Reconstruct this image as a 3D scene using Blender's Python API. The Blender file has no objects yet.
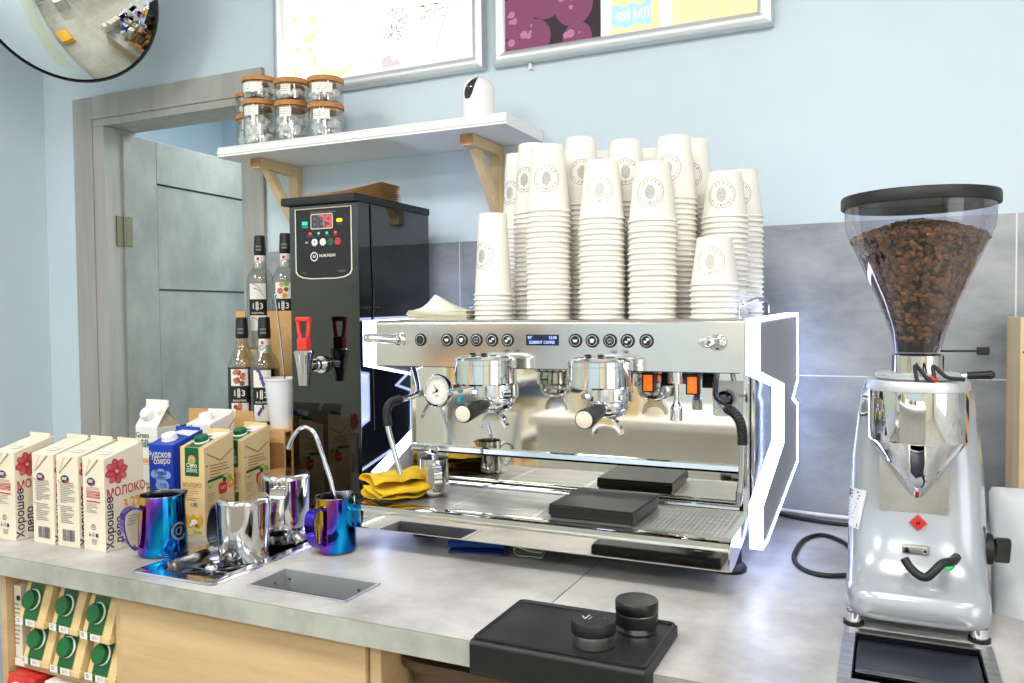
import bpy, bmesh, math, random
from mathutils import Vector, Matrix, noise
PI = math.pi
sc = bpy.context.scene
COL = sc.collection
rnd = random.Random(7)

# ------------------------------------------------------------ camera, exposure, world, lights
EYE = Vector((0, 0, 1.37))
yaw, pitch, roll = math.radians(24.889), math.radians(1.9164), math.radians(-0.526)
fwd = Vector((-math.sin(yaw)*math.cos(pitch), math.cos(yaw)*math.cos(pitch), -math.sin(pitch)))
rgt = Vector((math.cos(yaw), math.sin(yaw), 0)); upv = rgt.cross(fwd)
r2 = rgt*math.cos(roll)+upv*math.sin(roll); u2 = upv*math.cos(roll)-rgt*math.sin(roll)
cam_data = bpy.data.cameras.new('camera'); cam = bpy.data.objects.new('camera', cam_data); COL.objects.link(cam)
cam.matrix_world = Matrix(((r2.x, u2.x, -fwd.x, EYE.x), (r2.y, u2.y, -fwd.y, EYE.y), (r2.z, u2.z, -fwd.z, EYE.z), (0, 0, 0, 1)))
cam_data.sensor_width = 36; cam_data.lens = 813.82/1024*36; cam_data.clip_start = 0.02
sc.camera = cam
sc.view_settings.view_transform = 'Standard'; sc.view_settings.look = 'None'
sc.view_settings.exposure = 0.0; sc.view_settings.gamma = 1; sc.view_settings.use_curve_mapping = False
sc.cycles.max_bounces = 10; sc.cycles.transparent_max_bounces = 24; sc.cycles.glossy_bounces = 6
sc.cycles.sample_clamp_indirect = 6; sc.cycles.caustics_reflective = False; sc.cycles.caustics_refractive = False
w = bpy.data.worlds.new('world'); sc.world = w; w.use_nodes = True
w.node_tree.nodes['Background'].inputs[0].default_value = (0.75, 0.85, 1, 1)
w.node_tree.nodes['Background'].inputs[1].default_value = 0.4

def area(name, loc, sx, sy, power, col=(1, .97, .93), rot=(0, 0, 0)):
    l = bpy.data.lights.new(name, 'AREA'); l.shape = 'RECTANGLE'; l.size = sx; l.size_y = sy
    l.energy = power; l.color = col
    o = bpy.data.objects.new(name, l); o.location = loc; o.rotation_euler = rot; COL.objects.link(o)
    return o
# the shop's ceiling panels (their luminous panes are built with the ceiling), daylight from the shop front
CEIL_Z = 2.9
PANELS = [(-1.9, -0.1), (-0.3, -0.1), (1.3, -0.1), (-1.9, -2.0), (-0.3, -2.0), (1.3, -2.0)]
for i, (px, py) in enumerate(PANELS):
    area('ceiling_lamp_light', (px, py, CEIL_Z-.045), .58, .58, 22, (1, .975, .95))
area('shop_window_light', (2.93, -1.0, 1.5), 1.8, 2.0, 14, (.86, .93, 1), (0, PI/2, 0))
area('corridor_light', (-2.0, 3.0, 2.6), .8, .8, 31, (.97, 1, .97))

# ------------------------------------------------------------ helpers: materials
def hexc(h):
    c = [int(h[i:i+2], 16)/255 for i in (0, 2, 4)]
    return tuple((x/12.92 if x <= .04045 else ((x+.055)/1.055)**2.4) for x in c)+(1,)
MATS = {}
def mat(name, col, rough=.5, metal=0., emit=None, es=0., spec=.5, coat=0., alpha=1., sub=0.):
    m = bpy.data.materials.new(name); m.use_nodes = True; b = m.node_tree.nodes['Principled BSDF']
    b.inputs['Base Color'].default_value = hexc(col) if isinstance(col, str) else col
    b.inputs['Roughness'].default_value = rough; b.inputs['Metallic'].default_value = metal
    b.inputs['Specular IOR Level'].default_value = spec; b.inputs['Coat Weight'].default_value = coat
    b.inputs['Alpha'].default_value = alpha
    if sub: b.inputs['Subsurface Weight'].default_value = sub; b.inputs['Subsurface Radius'].default_value = (.01, .01, .01)
    if emit: b.inputs['Emission Color'].default_value = hexc(emit); b.inputs['Emission Strength'].default_value = es
    MATS[name] = m; return m
def nmat(name, c1, c2, scale=6, rough=.5, metal=0., stretch=(1, 1, 1), detail=4, bump=0., lo=.35, hi=.65, bscale=None, coat=0., r2=None, rot=(0, 0, 0)):
    m = mat(name, c1, rough, metal, coat=coat); nt = m.node_tree; b = nt.nodes['Principled BSDF']
    tc = nt.nodes.new('ShaderNodeTexCoord'); mp = nt.nodes.new('ShaderNodeMapping'); mp.inputs['Scale'].default_value = stretch
    mp.inputs['Rotation'].default_value = rot
    no = nt.nodes.new('ShaderNodeTexNoise'); no.inputs['Scale'].default_value = scale; no.inputs['Detail'].default_value = detail; no.inputs['Roughness'].default_value = .62
    cr = nt.nodes.new('ShaderNodeValToRGB'); cr.color_ramp.elements[0].position = lo; cr.color_ramp.elements[1].position = hi
    cr.color_ramp.elements[0].color = hexc(c1); cr.color_ramp.elements[1].color = hexc(c2)
    nt.links.new(tc.outputs['Object'], mp.inputs[0]); nt.links.new(mp.outputs[0], no.inputs['Vector'])
    nt.links.new(no.outputs[0], cr.inputs[0]); nt.links.new(cr.outputs[0], b.inputs['Base Color'])
    if r2 is not None:
        mr = nt.nodes.new('ShaderNodeMapRange'); mr.inputs['To Min'].default_value = rough; mr.inputs['To Max'].default_value = r2
        nt.links.new(no.outputs[0], mr.inputs[0]); nt.links.new(mr.outputs[0], b.inputs['Roughness'])
    if bump:
        n2 = nt.nodes.new('ShaderNodeTexNoise'); n2.inputs['Scale'].default_value = bscale or scale; n2.inputs['Detail'].default_value = 6
        nt.links.new(mp.outputs[0], n2.inputs['Vector'])
        bp = nt.nodes.new('ShaderNodeBump'); bp.inputs['Strength'].default_value = bump; bp.inputs['Distance'].default_value = .004
        nt.links.new(n2.outputs[0], bp.inputs['Height']); nt.links.new(bp.outputs[0], b.inputs['Normal'])
    return m
def clear(name, tint, rough=.03, base=.035):
    """thin clear glass or plastic: lets light straight through and mirrors at grazing angles"""
    m = bpy.data.materials.new(name); m.use_nodes = True; nt = m.node_tree; nt.nodes.clear()
    o = nt.nodes.new('ShaderNodeOutputMaterial'); mx = nt.nodes.new('ShaderNodeMixShader'); t = nt.nodes.new('ShaderNodeBsdfTransparent')
    g = nt.nodes.new('ShaderNodeBsdfGlossy'); lw = nt.nodes.new('ShaderNodeLayerWeight'); mr = nt.nodes.new('ShaderNodeMapRange')
    t.inputs[0].default_value = hexc(tint); g.inputs['Roughness'].default_value = rough; lw.inputs[0].default_value = .35
    mr.inputs['To Min'].default_value = base; mr.inputs['To Max'].default_value = .5
    nt.links.new(lw.outputs['Facing'], mr.inputs[0]); nt.links.new(mr.outputs[0], mx.inputs[0])
    nt.links.new(t.outputs[0], mx.inputs[1]); nt.links.new(g.outputs[0], mx.inputs[2]); nt.links.new(mx.outputs[0], o.inputs[0])
    MATS[name] = m; return m

nmat('wall_blue', 'cbdbe5', 'd0dfe8', 3, .6, bump=.05, bscale=60)
nmat('plaster', 'f2f2f0', 'e8e8e6', 3, .8)
nmat('floor_tile', 'a9a698', 'b6b3a6', 4, .35)
mat('grout', 'dfe4e6', .8)
nmat('tile_grey', '858b8f', 'b1b5b7', 3.0, .38, stretch=(1, 1, 2.0), detail=15, lo=.38, hi=.62)
nmat('concrete_top', 'a19e99', 'cfcdc9', 4.5, .28, detail=15, lo=.38, hi=.60, r2=.42)
nmat('concrete_edge', '8f9289', 'aeb1a8', 6, .5, detail=12, lo=.4, hi=.6)
nmat('door_grey', '80847f', 'a2a6a0', 2.5, .55, stretch=(1.5, 1.5, 1), detail=6)
nmat('casing_grey', '9b9a94', 'aeaca6', 3, .5, stretch=(5, 5, .5), detail=6)
nmat('ply', 'b99b72', 'd0b388', 2.2, .55, stretch=(1, 1, 9), detail=5)
nmat('pine', 'd9bb8b', 'eacfa3', 3, .55, stretch=(14, 1, 1), detail=5)
nmat('pine_v', 'd9bb8b', 'eacfa3', 3, .55, stretch=(6, 6, .8), detail=5)
nmat('pine_end', '9c6a48', 'b5825c', 20, .6)
nmat('cardboard', 'c79a62', 'd3a972', 8, .75, detail=5)
mat('cardboard_dark', '9a6b3c', .8)
mat('white', 'f4f4f2', .45); mat('white_gloss', 'f3f3f4', .15); mat('paper_white', 'f6f3ea', .7)
mat('black', '060607', .35); mat('black_gloss', '030304', .03, spec=1.0); mat('black_matte', '0c0d0f', .5)
mat('rubber', '0d0e10', .5); mat('dark_grey', '16171a', .45); mat('navy_dark', '12182a', .3); mat('grey_plastic', '5a5d63', .5)
mat('chrome', 'dfe1e4', .05, 1.); mat('chrome_soft', 'c9cbd0', .16, 1.)
nmat('steel', 'd0cec9', 'dad8d4', 3, .06, 1., stretch=(1, 1, 1), r2=.13)
nmat('steel_panel', 'dcd9d0', 'e2dfd6', 2, .03, 1., r2=.06)
nmat('steel_front', 'dcdad4', 'e2e0da', 2, .10, 1., r2=.17)
nmat('steel_brushed', 'b4b2ae', 'd0cecb', 9, .34, 1., stretch=(1, 14, 1))
mat('steel_dark', '6a6c70', .25, 1.); mat('sink_dark', '2a2a2c', .22, .9)
mat('alu', 'd2d5d8', .42, .7); mat('alu_matte', 'b9bcbf', .45, .6)
nmat('grinder_paint', 'aab0b8', 'b2b8bf', 3, .22, .35, coat=.6)
mat('led_white', 'ffffff', .4, emit='b8c8ff', es=9.); mat('led_soft', 'ffffff', .4, emit='dfe6ff', es=1.6)
mat('lamp_pane', 'ffffff', .5, emit='fff8ee', es=5.)
mat('orange_lit', 'ff7a10', .3, emit='ff6a08', es=.9); mat('teal_led', '0aa0a8', .15, emit='0ac0c8', es=.4)
mat('red_lit', 'ff2020', .3, emit='ff3a3a', es=1.6); mat('green_lit', '19c04a', .2, emit='20e060', es=.8)
mat('teal_lit', '20c0a0', .3, emit='20d0a0', es=.6); mat('yellow_lit', 'e8d020', .3, emit='f0d820', es=.6)
mat('lcd', '1b2236', .15, emit='28345c', es=.25); mat('lcd_text', '9fb4ff', .3, emit='9fb8ff', es=1.2)
mat('cork', 'b8844e', .8); nmat('cork_n', 'b07a45', 'c8935c', 60, .8)
mat('cream_card', 'e3d9c3', .5); nmat('cream_card_n', 'ded3bd', 'e6dcc8', 3, .5)
mat('card_fold', 'b4a88f', .6); mat('fold_dark', '5d5546', .7)
nmat('tan_card', 'dcc08a', 'e2c894', 3, .5); mat('tan_print', 'a87a40', .6)
mat('green_card', '0a5c30', .35); mat('green_cap', '08602f', .3); mat('blue_card', '1c40b4', .35); mat('lblue', '8db4e6', .45)
mat('card_white', 'e9e7e1', .45); mat('ink_navy', '1e2350', .5); mat('ink_grey', '8f8a84', .6); mat('ink_red', 'b9303c', .5)
mat('petal', 'c44a5c', .5); mat('petal_light', 'd9808a', .5); mat('petal_dark', '8e2438', .5); mat('yolk', 'e8b020', .5)
mat('ink_orange', 'e89a2a', .5); mat('peach', 'f0b988', .5); mat('leaf', '7fb843', .5); mat('red', 'c83028', .35); mat('pink', 'e88a8a', .5)
mat('cup_paper', 'efece3', .55, sub=.0); mat('cup_rim', 'f3f0e8', .5); mat('ink_cup', '8a8582', .6); mat('ink_cup_soft', 'b3aeab', .6)
nmat('yellow_cloth', 'e8b818', 'f2c828', 30, .9, bump=.5, bscale=300); nmat('blue_cloth', '123a86', '1a479a', 30, .9, bump=.5, bscale=300)
nmat('kraft', 'a17a4c', 'b68c5c', 10, .8); mat('kraft_dark', '6f5233', .85)
mat('napkin', 'eeebdf', .8); mat('napkin_edge', 'd6d0b8', .85)
nmat('bean', '50301d', '8a5c38', 90, .38); mat('bean_gap_shade', '140b07', .6); mat('plastic_white', 'e6e8ea', .35); mat('grey_print', '707378', .6)
nmat('pouch', 'bcc2c7', 'c8cdd1', 5, .4, bump=.35, bscale=12); mat('red_tap', 'e2382e', .3)
nmat('sweets', 'eceae6', 'ffffff', 40, .7); mat('sweet_grey', 'dcdde0', .6)
mat('lavender_ink', '5b4496', .5); mat('cookie_ink', '8e4a34', .5); mat('cookie_ink2', 'c07a58', .5); mat('label_white', 'ece9e2', .5)
mat('brown_crate', '5a4334', .35); mat('maroon', '6a2028', .4); mat('pale_green_paper', 'c9d4c4', .7)
clear('clear_glass', 'fafbfa'); clear('clear_hopper', 'e8e8f2', .04, .05); clear('bottle_glass', 'e3e8e4', .03, .08)
mat('mirror', 'e8ecec', .0, 1.); mat('shadow_gap', '2a2924', .8); mat('hinge', '8d7f68', .35, 1.)
def emis(name, h, s):
    return mat(name, h, .6, emit=h, es=s)
for nm, h in dict(p_white='fdfdff', p_cream='fffbec', p_lav='e6dcf6', p_pinkw='f6ecf4', p_lime='e9eeb0', p_yel='f6e0a6', p_ring='efd0ca',
                  p_berry='74385a', p_berryd='22101c', p_berryl='a86a8a', p_orange='f2c27a', p_orangel='f8dca0', p_sky='a6cede', p_bow='eec2cc', p_ink='6a5a8a').items():
    emis(nm, h, .42)

def iridescent(name):
    m = mat(name, 'ffffff', .06, 1.); nt = m.node_tree; b = nt.nodes['Principled BSDF']
    tc = nt.nodes.new('ShaderNodeTexCoord'); sp = nt.nodes.new('ShaderNodeSeparateXYZ'); nt.links.new(tc.outputs['Object'], sp.inputs[0])
    at = nt.nodes.new('ShaderNodeMath'); at.operation = 'ARCTAN2'; nt.links.new(sp.outputs['Y'], at.inputs[0]); nt.links.new(sp.outputs['X'], at.inputs[1])
    dv = nt.nodes.new('ShaderNodeMath'); dv.operation = 'MULTIPLY_ADD'; dv.inputs[1].default_value = 1/(2*PI); dv.inputs[2].default_value = .5
    nt.links.new(at.outputs[0], dv.inputs[0])
    zz = nt.nodes.new('ShaderNodeMath'); zz.operation = 'MULTIPLY_ADD'; zz.inputs[1].default_value = -1.1; nt.links.new(sp.outputs['Z'], zz.inputs[0]); nt.links.new(dv.outputs[0], zz.inputs[2])
    no = nt.nodes.new('ShaderNodeTexNoise'); no.inputs['Scale'].default_value = 14; nt.links.new(tc.outputs['Object'], no.inputs['Vector'])
    ad = nt.nodes.new('ShaderNodeMath'); ad.operation = 'MULTIPLY_ADD'; ad.inputs[1].default_value = .10; nt.links.new(no.outputs[0], ad.inputs[0]); nt.links.new(zz.outputs[0], ad.inputs[2])
    cr = nt.nodes.new('ShaderNodeValToRGB'); nt.links.new(ad.outputs[0], cr.inputs[0]); nt.links.new(cr.outputs[0], b.inputs['Base Color'])
    cr.color_ramp.interpolation = 'EASE'; stops = [(0, 'b050b0'), (.30, '8a40b8'), (.38, 'd8a820'), (.47, 'd8b428'), (.53, 'a84aa8'), (.58, '6a46c8'), (.63, '1a78d8'), (.69, '18a8e8'), (.76, '1470c8'), (.84, '1a3f98'), (.90, '30a0b8'), (.95, 'b050b0')] if name == 'rainbow' else [(0, '28b0c8'), (.2, '3a70d8'), (.45, '4a3ac0'), (.7, '9a50d0'), (.9, 'c060c0')]
    el = cr.color_ramp.elements
    el[0].position = 0; el[0].color = hexc(stops[0][1]); el[1].position = 1; el[1].color = hexc('b050b0')
    for p, h in stops[1:]:
        e = el.new(p); e.color = hexc(h)
    return m
m_ = MATS['bean']; nt_ = m_.node_tree; g_ = nt_.nodes.new('ShaderNodeNewGeometry')      # every bean its own roast
for n_ in nt_.nodes:
    if n_.type == 'VALTORGB':
        n_.color_ramp.elements[0].position = 0; n_.color_ramp.elements[1].position = 1; n_.color_ramp.elements[0].color = hexc('2c180d'); n_.color_ramp.elements[1].color = hexc('94643e')
        nt_.links.new(g_.outputs['Random Per Island'], n_.inputs[0])
iridescent('rainbow'); iridescent('rainbow_handle')

# ------------------------------------------------------------ helpers: geometry
I4 = Matrix.Identity(4)
def T(x, y, z): return Matrix.Translation((x, y, z))
def RX(a): return Matrix.Rotation(a, 4, 'X')
def RY(a): return Matrix.Rotation(a, 4, 'Y')
def RZ(a): return Matrix.Rotation(a, 4, 'Z')
def frame(o, x, y):
    x = Vector(x).normalized(); y = Vector(y); z = x.cross(y).normalized(); y = z.cross(x)
    return Matrix(((x.x, y.x, z.x, o[0]), (x.y, y.y, z.y, o[1]), (x.z, y.z, z.z, o[2]), (0, 0, 0, 1)))
def front(x, y, z): return frame((x, y, z), (1, 0, 0), (0, 0, 1))      # a plane seen from -y: local x right, y up, z towards the viewer
def rside(x, y, z): return frame((x, y, z), (0, 1, 0), (0, 0, 1))      # a plane seen from +x
def align(a, b):
    d = (Vector(b)-Vector(a)); return T(*a) @ d.to_track_quat('Z', 'Y').to_matrix().to_4x4()
_tx = {}
def text_data(s, size, ext):
    k = (s, ext)
    if k not in _tx:
        cu = bpy.data.curves.new('lettering', 'FONT'); cu.body = s; cu.size = 1; cu.align_x = 'CENTER'; cu.align_y = 'CENTER'; cu.extrude = ext; cu.resolution_u = 2; cu.offset = .014
        o = bpy.data.objects.new('lettering', cu); COL.objects.link(o)
        dg = bpy.context.evaluated_depsgraph_get(); me = bpy.data.meshes.new_from_object(o.evaluated_get(dg))
        _tx[k] = ([v.co.copy() for v in me.vertices], [tuple(p.vertices) for p in me.polygons])
        bpy.data.objects.remove(o); bpy.data.curves.remove(cu); bpy.data.meshes.remove(me)
    return _tx[k]
def ring_pts(n, r, cx=0, cy=0, ry=None, a0=0):
    return [(cx+r*math.cos(a0+2*PI*i/n), cy+(ry or r)*math.sin(a0+2*PI*i/n)) for i in range(n)]
def rrect(w, h, r, n=4, cx=0, cy=0):
    p = []
    for k, (sx, sy) in enumerate(((1, 1), (-1, 1), (-1, -1), (1, -1))):
        for i in range(n+1):
            a = PI/2*k+PI/2*i/n; p.append((cx+sx*(w/2-r)+r*math.cos(a), cy+sy*(h/2-r)+r*math.sin(a)))
    return p
def catmull(pts, k=5):
    P = [Vector(p) for p in pts]; out = []
    Q = [2*P[0]-P[1]]+P+[2*P[-1]-P[-2]]
    for i in range(1, len(Q)-2):
        a, b, c, d = Q[i-1:i+3]
        for j in range(k):
            t = j/k; out.append(.5*((2*b)+(c-a)*t+(2*a-5*b+4*c-d)*t*t+(3*b-a-3*c+d)*t**3))
    out.append(P[-1]); return out

class B:
    def __init__(s): s.bm = bmesh.new(); s.ms = []; s.wn = False
    def mi(s, m):
        if m not in s.ms: s.ms.append(m)
        return s.ms.index(m)
    def add(s, vs, fs, m, M=None):
        i = s.mi(m); vv = [s.bm.verts.new((M @ Vector(v)) if M else Vector(v)) for v in vs]
        for f in fs:
            if len(set(f)) < 3: continue
            try: q = s.bm.faces.new([vv[k] for k in f]); q.material_index = i; q.smooth = True
            except ValueError: pass
        return s
    def merge(s, tb, m, M=None):
        tb.verts.index_update(); s.add([v.co.copy() for v in tb.verts], [[v.index for v in f.verts] for f in tb.faces], m, M); tb.free(); return s
    def box(s, x0, x1, y0, y1, z0, z1, m, bev=0, M=None, seg=2):
        tb = bmesh.new(); bmesh.ops.create_cube(tb, size=1); s.wn = s.wn or bev > 0
        for v in tb.verts: v.co = Vector(((x0+x1)/2+v.co.x*(x1-x0), (y0+y1)/2+v.co.y*(y1-y0), (z0+z1)/2+v.co.z*(z1-z0)))
        if bev: bmesh.ops.bevel(tb, geom=list(tb.edges), offset=bev, segments=seg, affect='EDGES', profile=.5)
        return s.merge(tb, m, M)
    def prism(s, poly, a, b, m, ax='z', M=None, bev=0):
        s.wn = True
        f = {'z': lambda p, t: (p[0], p[1], t), 'y': lambda p, t: (p[0], t, p[1]), 'x': lambda p, t: (t, p[0], p[1])}[ax]
        n = len(poly); vs = [f(p, a) for p in poly]+[f(p, b) for p in poly]
        fs = [list(range(n)), list(range(n, 2*n))]+[(i, (i+1) % n, n+(i+1) % n, n+i) for i in range(n)]
        tb = bmesh.new(); vv = [tb.verts.new(v) for v in vs]
        for q in fs: tb.faces.new([vv[k] for k in q])
        bmesh.ops.recalc_face_normals(tb, faces=tb.faces)
        if bev: bmesh.ops.bevel(tb, geom=list(tb.edges), offset=bev, segments=2, affect='EDGES', profile=.5)
        return s.merge(tb, m, M)
    def lathe(s, prof, m, n=40, M=None, a0=0, a1=2*PI):
        full = abs(a1-a0-2*PI) < 1e-6; k = n if full else n+1; vs = []; fs = []; idx = []
        for r, z in prof:
            if r < 1e-7: idx.append([len(vs)]*k); vs.append((0, 0, z))
            else:
                idx.append(list(range(len(vs), len(vs)+k)))
                vs += [(r*math.cos(a0+(a1-a0)*i/n), r*math.sin(a0+(a1-a0)*i/n), z) for i in range(k)]
        for j in range(len(prof)-1):
            for i in range(n):
                i2 = (i+1) % k; q = [idx[j][i], idx[j][i2], idx[j+1][i2], idx[j+1][i]]
                u = []
                for t in q:
                    if t not in u: u.append(t)
                if len(u) > 2: fs.append(u)
        return s.add(vs, fs, m, M)
    def cyl(s, a, b, r, m, n=24, r2=None):
        L = (Vector(b)-Vector(a)).length; r2 = r if r2 is None else r2
        return s.lathe([(0, 0), (r, 0), (r2, L), (0, L)], m, n, align(a, b))
    def tube(s, pts, r, m, n=12, k=0, closed=False, M=None, flat=None):
        P = catmull(pts, k) if k else [Vector(p) for p in pts]; N = len(P)
        R = r if isinstance(r, (list, tuple)) else [r]*N
        if len(R) != N: R = [R[min(len(R)-1, int(i/(N-1)*(len(R)-1)))]*(1-((i/(N-1)*(len(R)-1)) % 1))+R[min(len(R)-1, int(i/(N-1)*(len(R)-1))+1)]*((i/(N-1)*(len(R)-1)) % 1) for i in range(N)]
        t0 = (P[1]-P[0]).normalized(); u = t0.orthogonal().normalized() if flat is None else (Vector(flat)-t0*Vector(flat).dot(t0)).normalized(); vs = []; fs = []
        for i in range(N):
            if closed: t = (P[(i+1) % N]-P[i-1]).normalized()
            else: t = (P[min(i+1, N-1)]-P[max(i-1, 0)]).normalized()
            u = (u-t*u.dot(t)).normalized(); v = t.cross(u)
            for j in range(n):
                a = 2*PI*j/n; fx, fy = (1, 1) if flat is None else (flat_w, 1)
                vs.append(P[i]+(u*math.cos(a)*fx+v*math.sin(a))*R[i])
        for i in range(N if closed else N-1):
            for j in range(n):
                q = ((i+1) % N)*n; fs.append((i*n+j, i*n+(j+1) % n, q+(j+1) % n, q+j))
        if not closed: fs += [list(range(n))[::-1], [(N-1)*n+j for j in range(n)]]
        return s.add(vs, fs, m, M)
    def sphere(s, c, r, m, sc3=(1, 1, 1), M=None, n=20):
        pr = [(r*math.sin(PI*i/n), -r*math.cos(PI*i/n)) for i in range(n+1)]; pr[0] = (0, -r); pr[-1] = (0, r)
        return s.lathe(pr, m, n*2, (M or I4) @ T(*c) @ Matrix.Diagonal((*sc3, 1)))
    def loft(s, secs, m, M=None, cap=True):
        vs = [p for sec in secs for p in sec]; n = len(secs[0]); fs = []
        for i in range(len(secs)-1):
            for j in range(n): fs.append((i*n+j, i*n+(j+1) % n, (i+1)*n+(j+1) % n, (i+1)*n+j))
        if cap: fs += [list(range(n))[::-1], [(len(secs)-1)*n+j for j in range(n)]]
        return s.add(vs, fs, m, M)
    # flat prints: local x/y plane of M, lifted z
    def poly(s, pts, m, M=None, z=.0003): return s.add([(p[0], p[1], z) for p in pts], [list(range(len(pts)))], m, M)
    def rect(s, x0, y0, x1, y1, m, M=None, z=.0003): return s.poly([(x0, y0), (x1, y0), (x1, y1), (x0, y1)], m, M, z)
    def disc(s, cx, cy, r, m, M=None, z=.0003, ry=None, n=24): return s.poly(ring_pts(n, r, cx, cy, ry), m, M, z)
    def ring(s, cx, cy, r0, r1, m, M=None, z=.0003, n=32, asp=1, a0=0, a1=2*PI):
        full = abs(a1-a0-2*PI) < 1e-6; k = n if full else n+1
        vs = [(cx+r*math.cos(a0+(a1-a0)*i/n), cy+asp*r*math.sin(a0+(a1-a0)*i/n), z) for r in (r0, r1) for i in range(k)]
        return s.add(vs, [(i, (i+1) % k, k+(i+1) % k, k+i) for i in range(n)], m, M)
    def text(s, t, x, y, size, m, M=None, z=.0004, ext=0, rot=0, sx=1):
        vs, fs = text_data(t, size, ext)
        return s.add(vs, fs, m, (M or I4) @ T(x, y, z) @ RZ(rot) @ Matrix.Diagonal((size*sx, size, size, 1)))
    def lines(s, x0, y0, w, n, dy, th, m, M=None, seed=1, z=.0004):
        q = random.Random(seed)
        for i in range(n):
            ww = w*(q.uniform(.72, 1) if i % 4 != 3 else q.uniform(.35, .7)); s.rect(x0, y0-i*dy, x0+ww, y0-i*dy+th, m, M, z)
        return s
    def bars(s, x0, y0, x1, y1, n, m, M=None, seed=3, z=.0004):
        q = random.Random(seed); st = (x1-x0)/n
        for i in range(n): s.rect(x0+i*st, y0, x0+i*st+st*q.uniform(.25, .75), y1, m, M, z)
        return s
    def build(s, name, parent=None, shift=None, ang=38, label=None, **tg):
        """link as ONE mesh object; world-coordinate parts are moved into the parent's space"""
        bm = s.bm; bmesh.ops.recalc_face_normals(bm, faces=[f for f in bm.faces]) if tg.pop('recalc', False) else None
        if parent is not None and shift is None: shift = abs_loc(parent)
        if parent is None and shift is None:
            xs = [v.co for v in bm.verts]; shift = Vector(((min(v.x for v in xs)+max(v.x for v in xs))/2, (min(v.y for v in xs)+max(v.y for v in xs))/2, min(v.z for v in xs)))
            loc = shift
        else: loc = Vector((0, 0, 0))
        if shift and Vector(shift).length > 0:
            for v in bm.verts: v.co -= Vector(shift)
        me = bpy.data.meshes.new(name); bm.to_mesh(me); bm.free()
        for m in s.ms: me.materials.append(MATS[m])
        me.set_sharp_from_angle(angle=math.radians(ang))
        o = bpy.data.objects.new(name, me); COL.objects.link(o); o.location = loc
        if parent is not None: o.parent = parent
        if s.wn:
            wm = o.modifiers.new('face_weighted_shading', 'WEIGHTED_NORMAL'); wm.keep_sharp = True; wm.weight = 90
        if label: o['label'] = label
        for k, v in tg.items(): o[k] = v
        return o
flat_w = 1
ZERO = Vector((0, 0, 0))
def abs_loc(o):
    return Vector(o.get('_abs', (0, 0, 0))) if o.get('_w') else Vector((0, 0, 0))
ROOTS = []
def thing(name, label, cat, loc=(0, 0, 0), rotz=0, group=None, world=False):
    o = bpy.data.objects.new(name, None); COL.objects.link(o); o.location = loc; o.rotation_euler = (0, 0, rotz); o.empty_display_size = .05
    o['label'] = label; o['category'] = cat
    if group: o['group'] = group
    if world: o['_w'] = 1; o['_abs'] = tuple(loc)
    ROOTS.append(o); return o
def wthing(name, label, cat, loc, group=None): return thing(name, label, cat, loc, 0, group, True)
def one(b, name, label, cat, group=None, **k):
    o = b.build(name, label=label, **k); o['category'] = cat
    if group: o['group'] = group
    return o
def struct(b, name, label=None, **k):
    o = b.build(name, **k); o['kind'] = 'structure'; o['label'] = label or name.replace('_', ' '); return o
def dup(root, loc, rotz=None, label=None, group=None):
    def cp(o, par):
        c = o.copy(); COL.objects.link(c)
        if par: c.parent = par
        for ch in [q for q in KIDS.get(o.name, [])]: cp(ch, c)
        return c
    r = cp(root, None); r.location = loc
    if rotz is not None: r.rotation_euler = (0, 0, rotz)
    if label: r['label'] = label
    if group: r['group'] = group
    return r
KIDS = {}
def index_kids(root):
    KIDS[root.name] = list(root.children)
    for c in root.children: index_kids(c)

# ============================================================ THE ROOM
WY = 1.965; XL = -2.75; XR = 3.0; YF = -3.2
DX0, DX1, DZ = -2.44, -1.825, 2.029      # door opening
def wall_grid(b, xs, zs, hole, y0, y1, m):
    for i in range(len(xs)-1):
        for j in range(len(zs)-1):
            if (i, j) in hole: continue
            b.box(xs[i], xs[i+1], y0, y1, zs[j], zs[j+1], m)
b = B(); wall_grid(b, [XL-.12, DX0, DX1, XR+.12], [0, DZ, CEIL_Z], {(1, 0)}, WY, WY+.12, 'wall_blue'); struct(b, 'wall_back', 'light blue painted wall behind the counter')
b = B(); b.box(XL-.12, XL, YF, WY, 0, CEIL_Z, 'wall_blue'); struct(b, 'wall_left', 'light blue side wall at the left')
b = B(); b.box(XR, XR+.12, YF, WY, 0, CEIL_Z, 'plaster'); struct(b, 'wall_right')
b = B(); b.box(XL-.12, XR+.12, YF-.12, YF, 0, CEIL_Z, 'wall_blue'); struct(b, 'wall_front')
b = B(); b.box(XL-.12, XR+.12, YF-.12, WY+.12, CEIL_Z, CEIL_Z+.05, 'plaster'); struct(b, 'ceiling')
b = B(); b.box(XL-.12, XR+.12, YF-.12, 4.0, -.05, -.002, 'grout')
x = XL-.1
while x < XR:
    y = YF-.1
    while y < 3.9:
        b.box(x+.002, x+.598, y+.002, y+.298, -.002, 0, 'floor_tile'); y += .3
    x += .6
struct(b, 'floor', 'beige grey tiled floor')
# corridor beyond the door
b = B(); b.box(-3.6, -1.0, 3.7, 3.8, 0, 2.9, 'wall_blue'); struct(b, 'wall_beyond', 'pale wall of the room beyond the door')
b = B(); b.box(-3.6, -1.0, WY+.12, 3.8, 2.75, 2.8, 'plaster'); struct(b, 'ceiling_beyond')
b = B(); b.box(-3.7, -3.6, WY+.12, 3.8, 0, 2.75, 'wall_blue'); b.box(-1.0, -.9, WY+.12, 3.8, 0, 2.75, 'wall_blue'); struct(b, 'wall_beyond_side')
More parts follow.
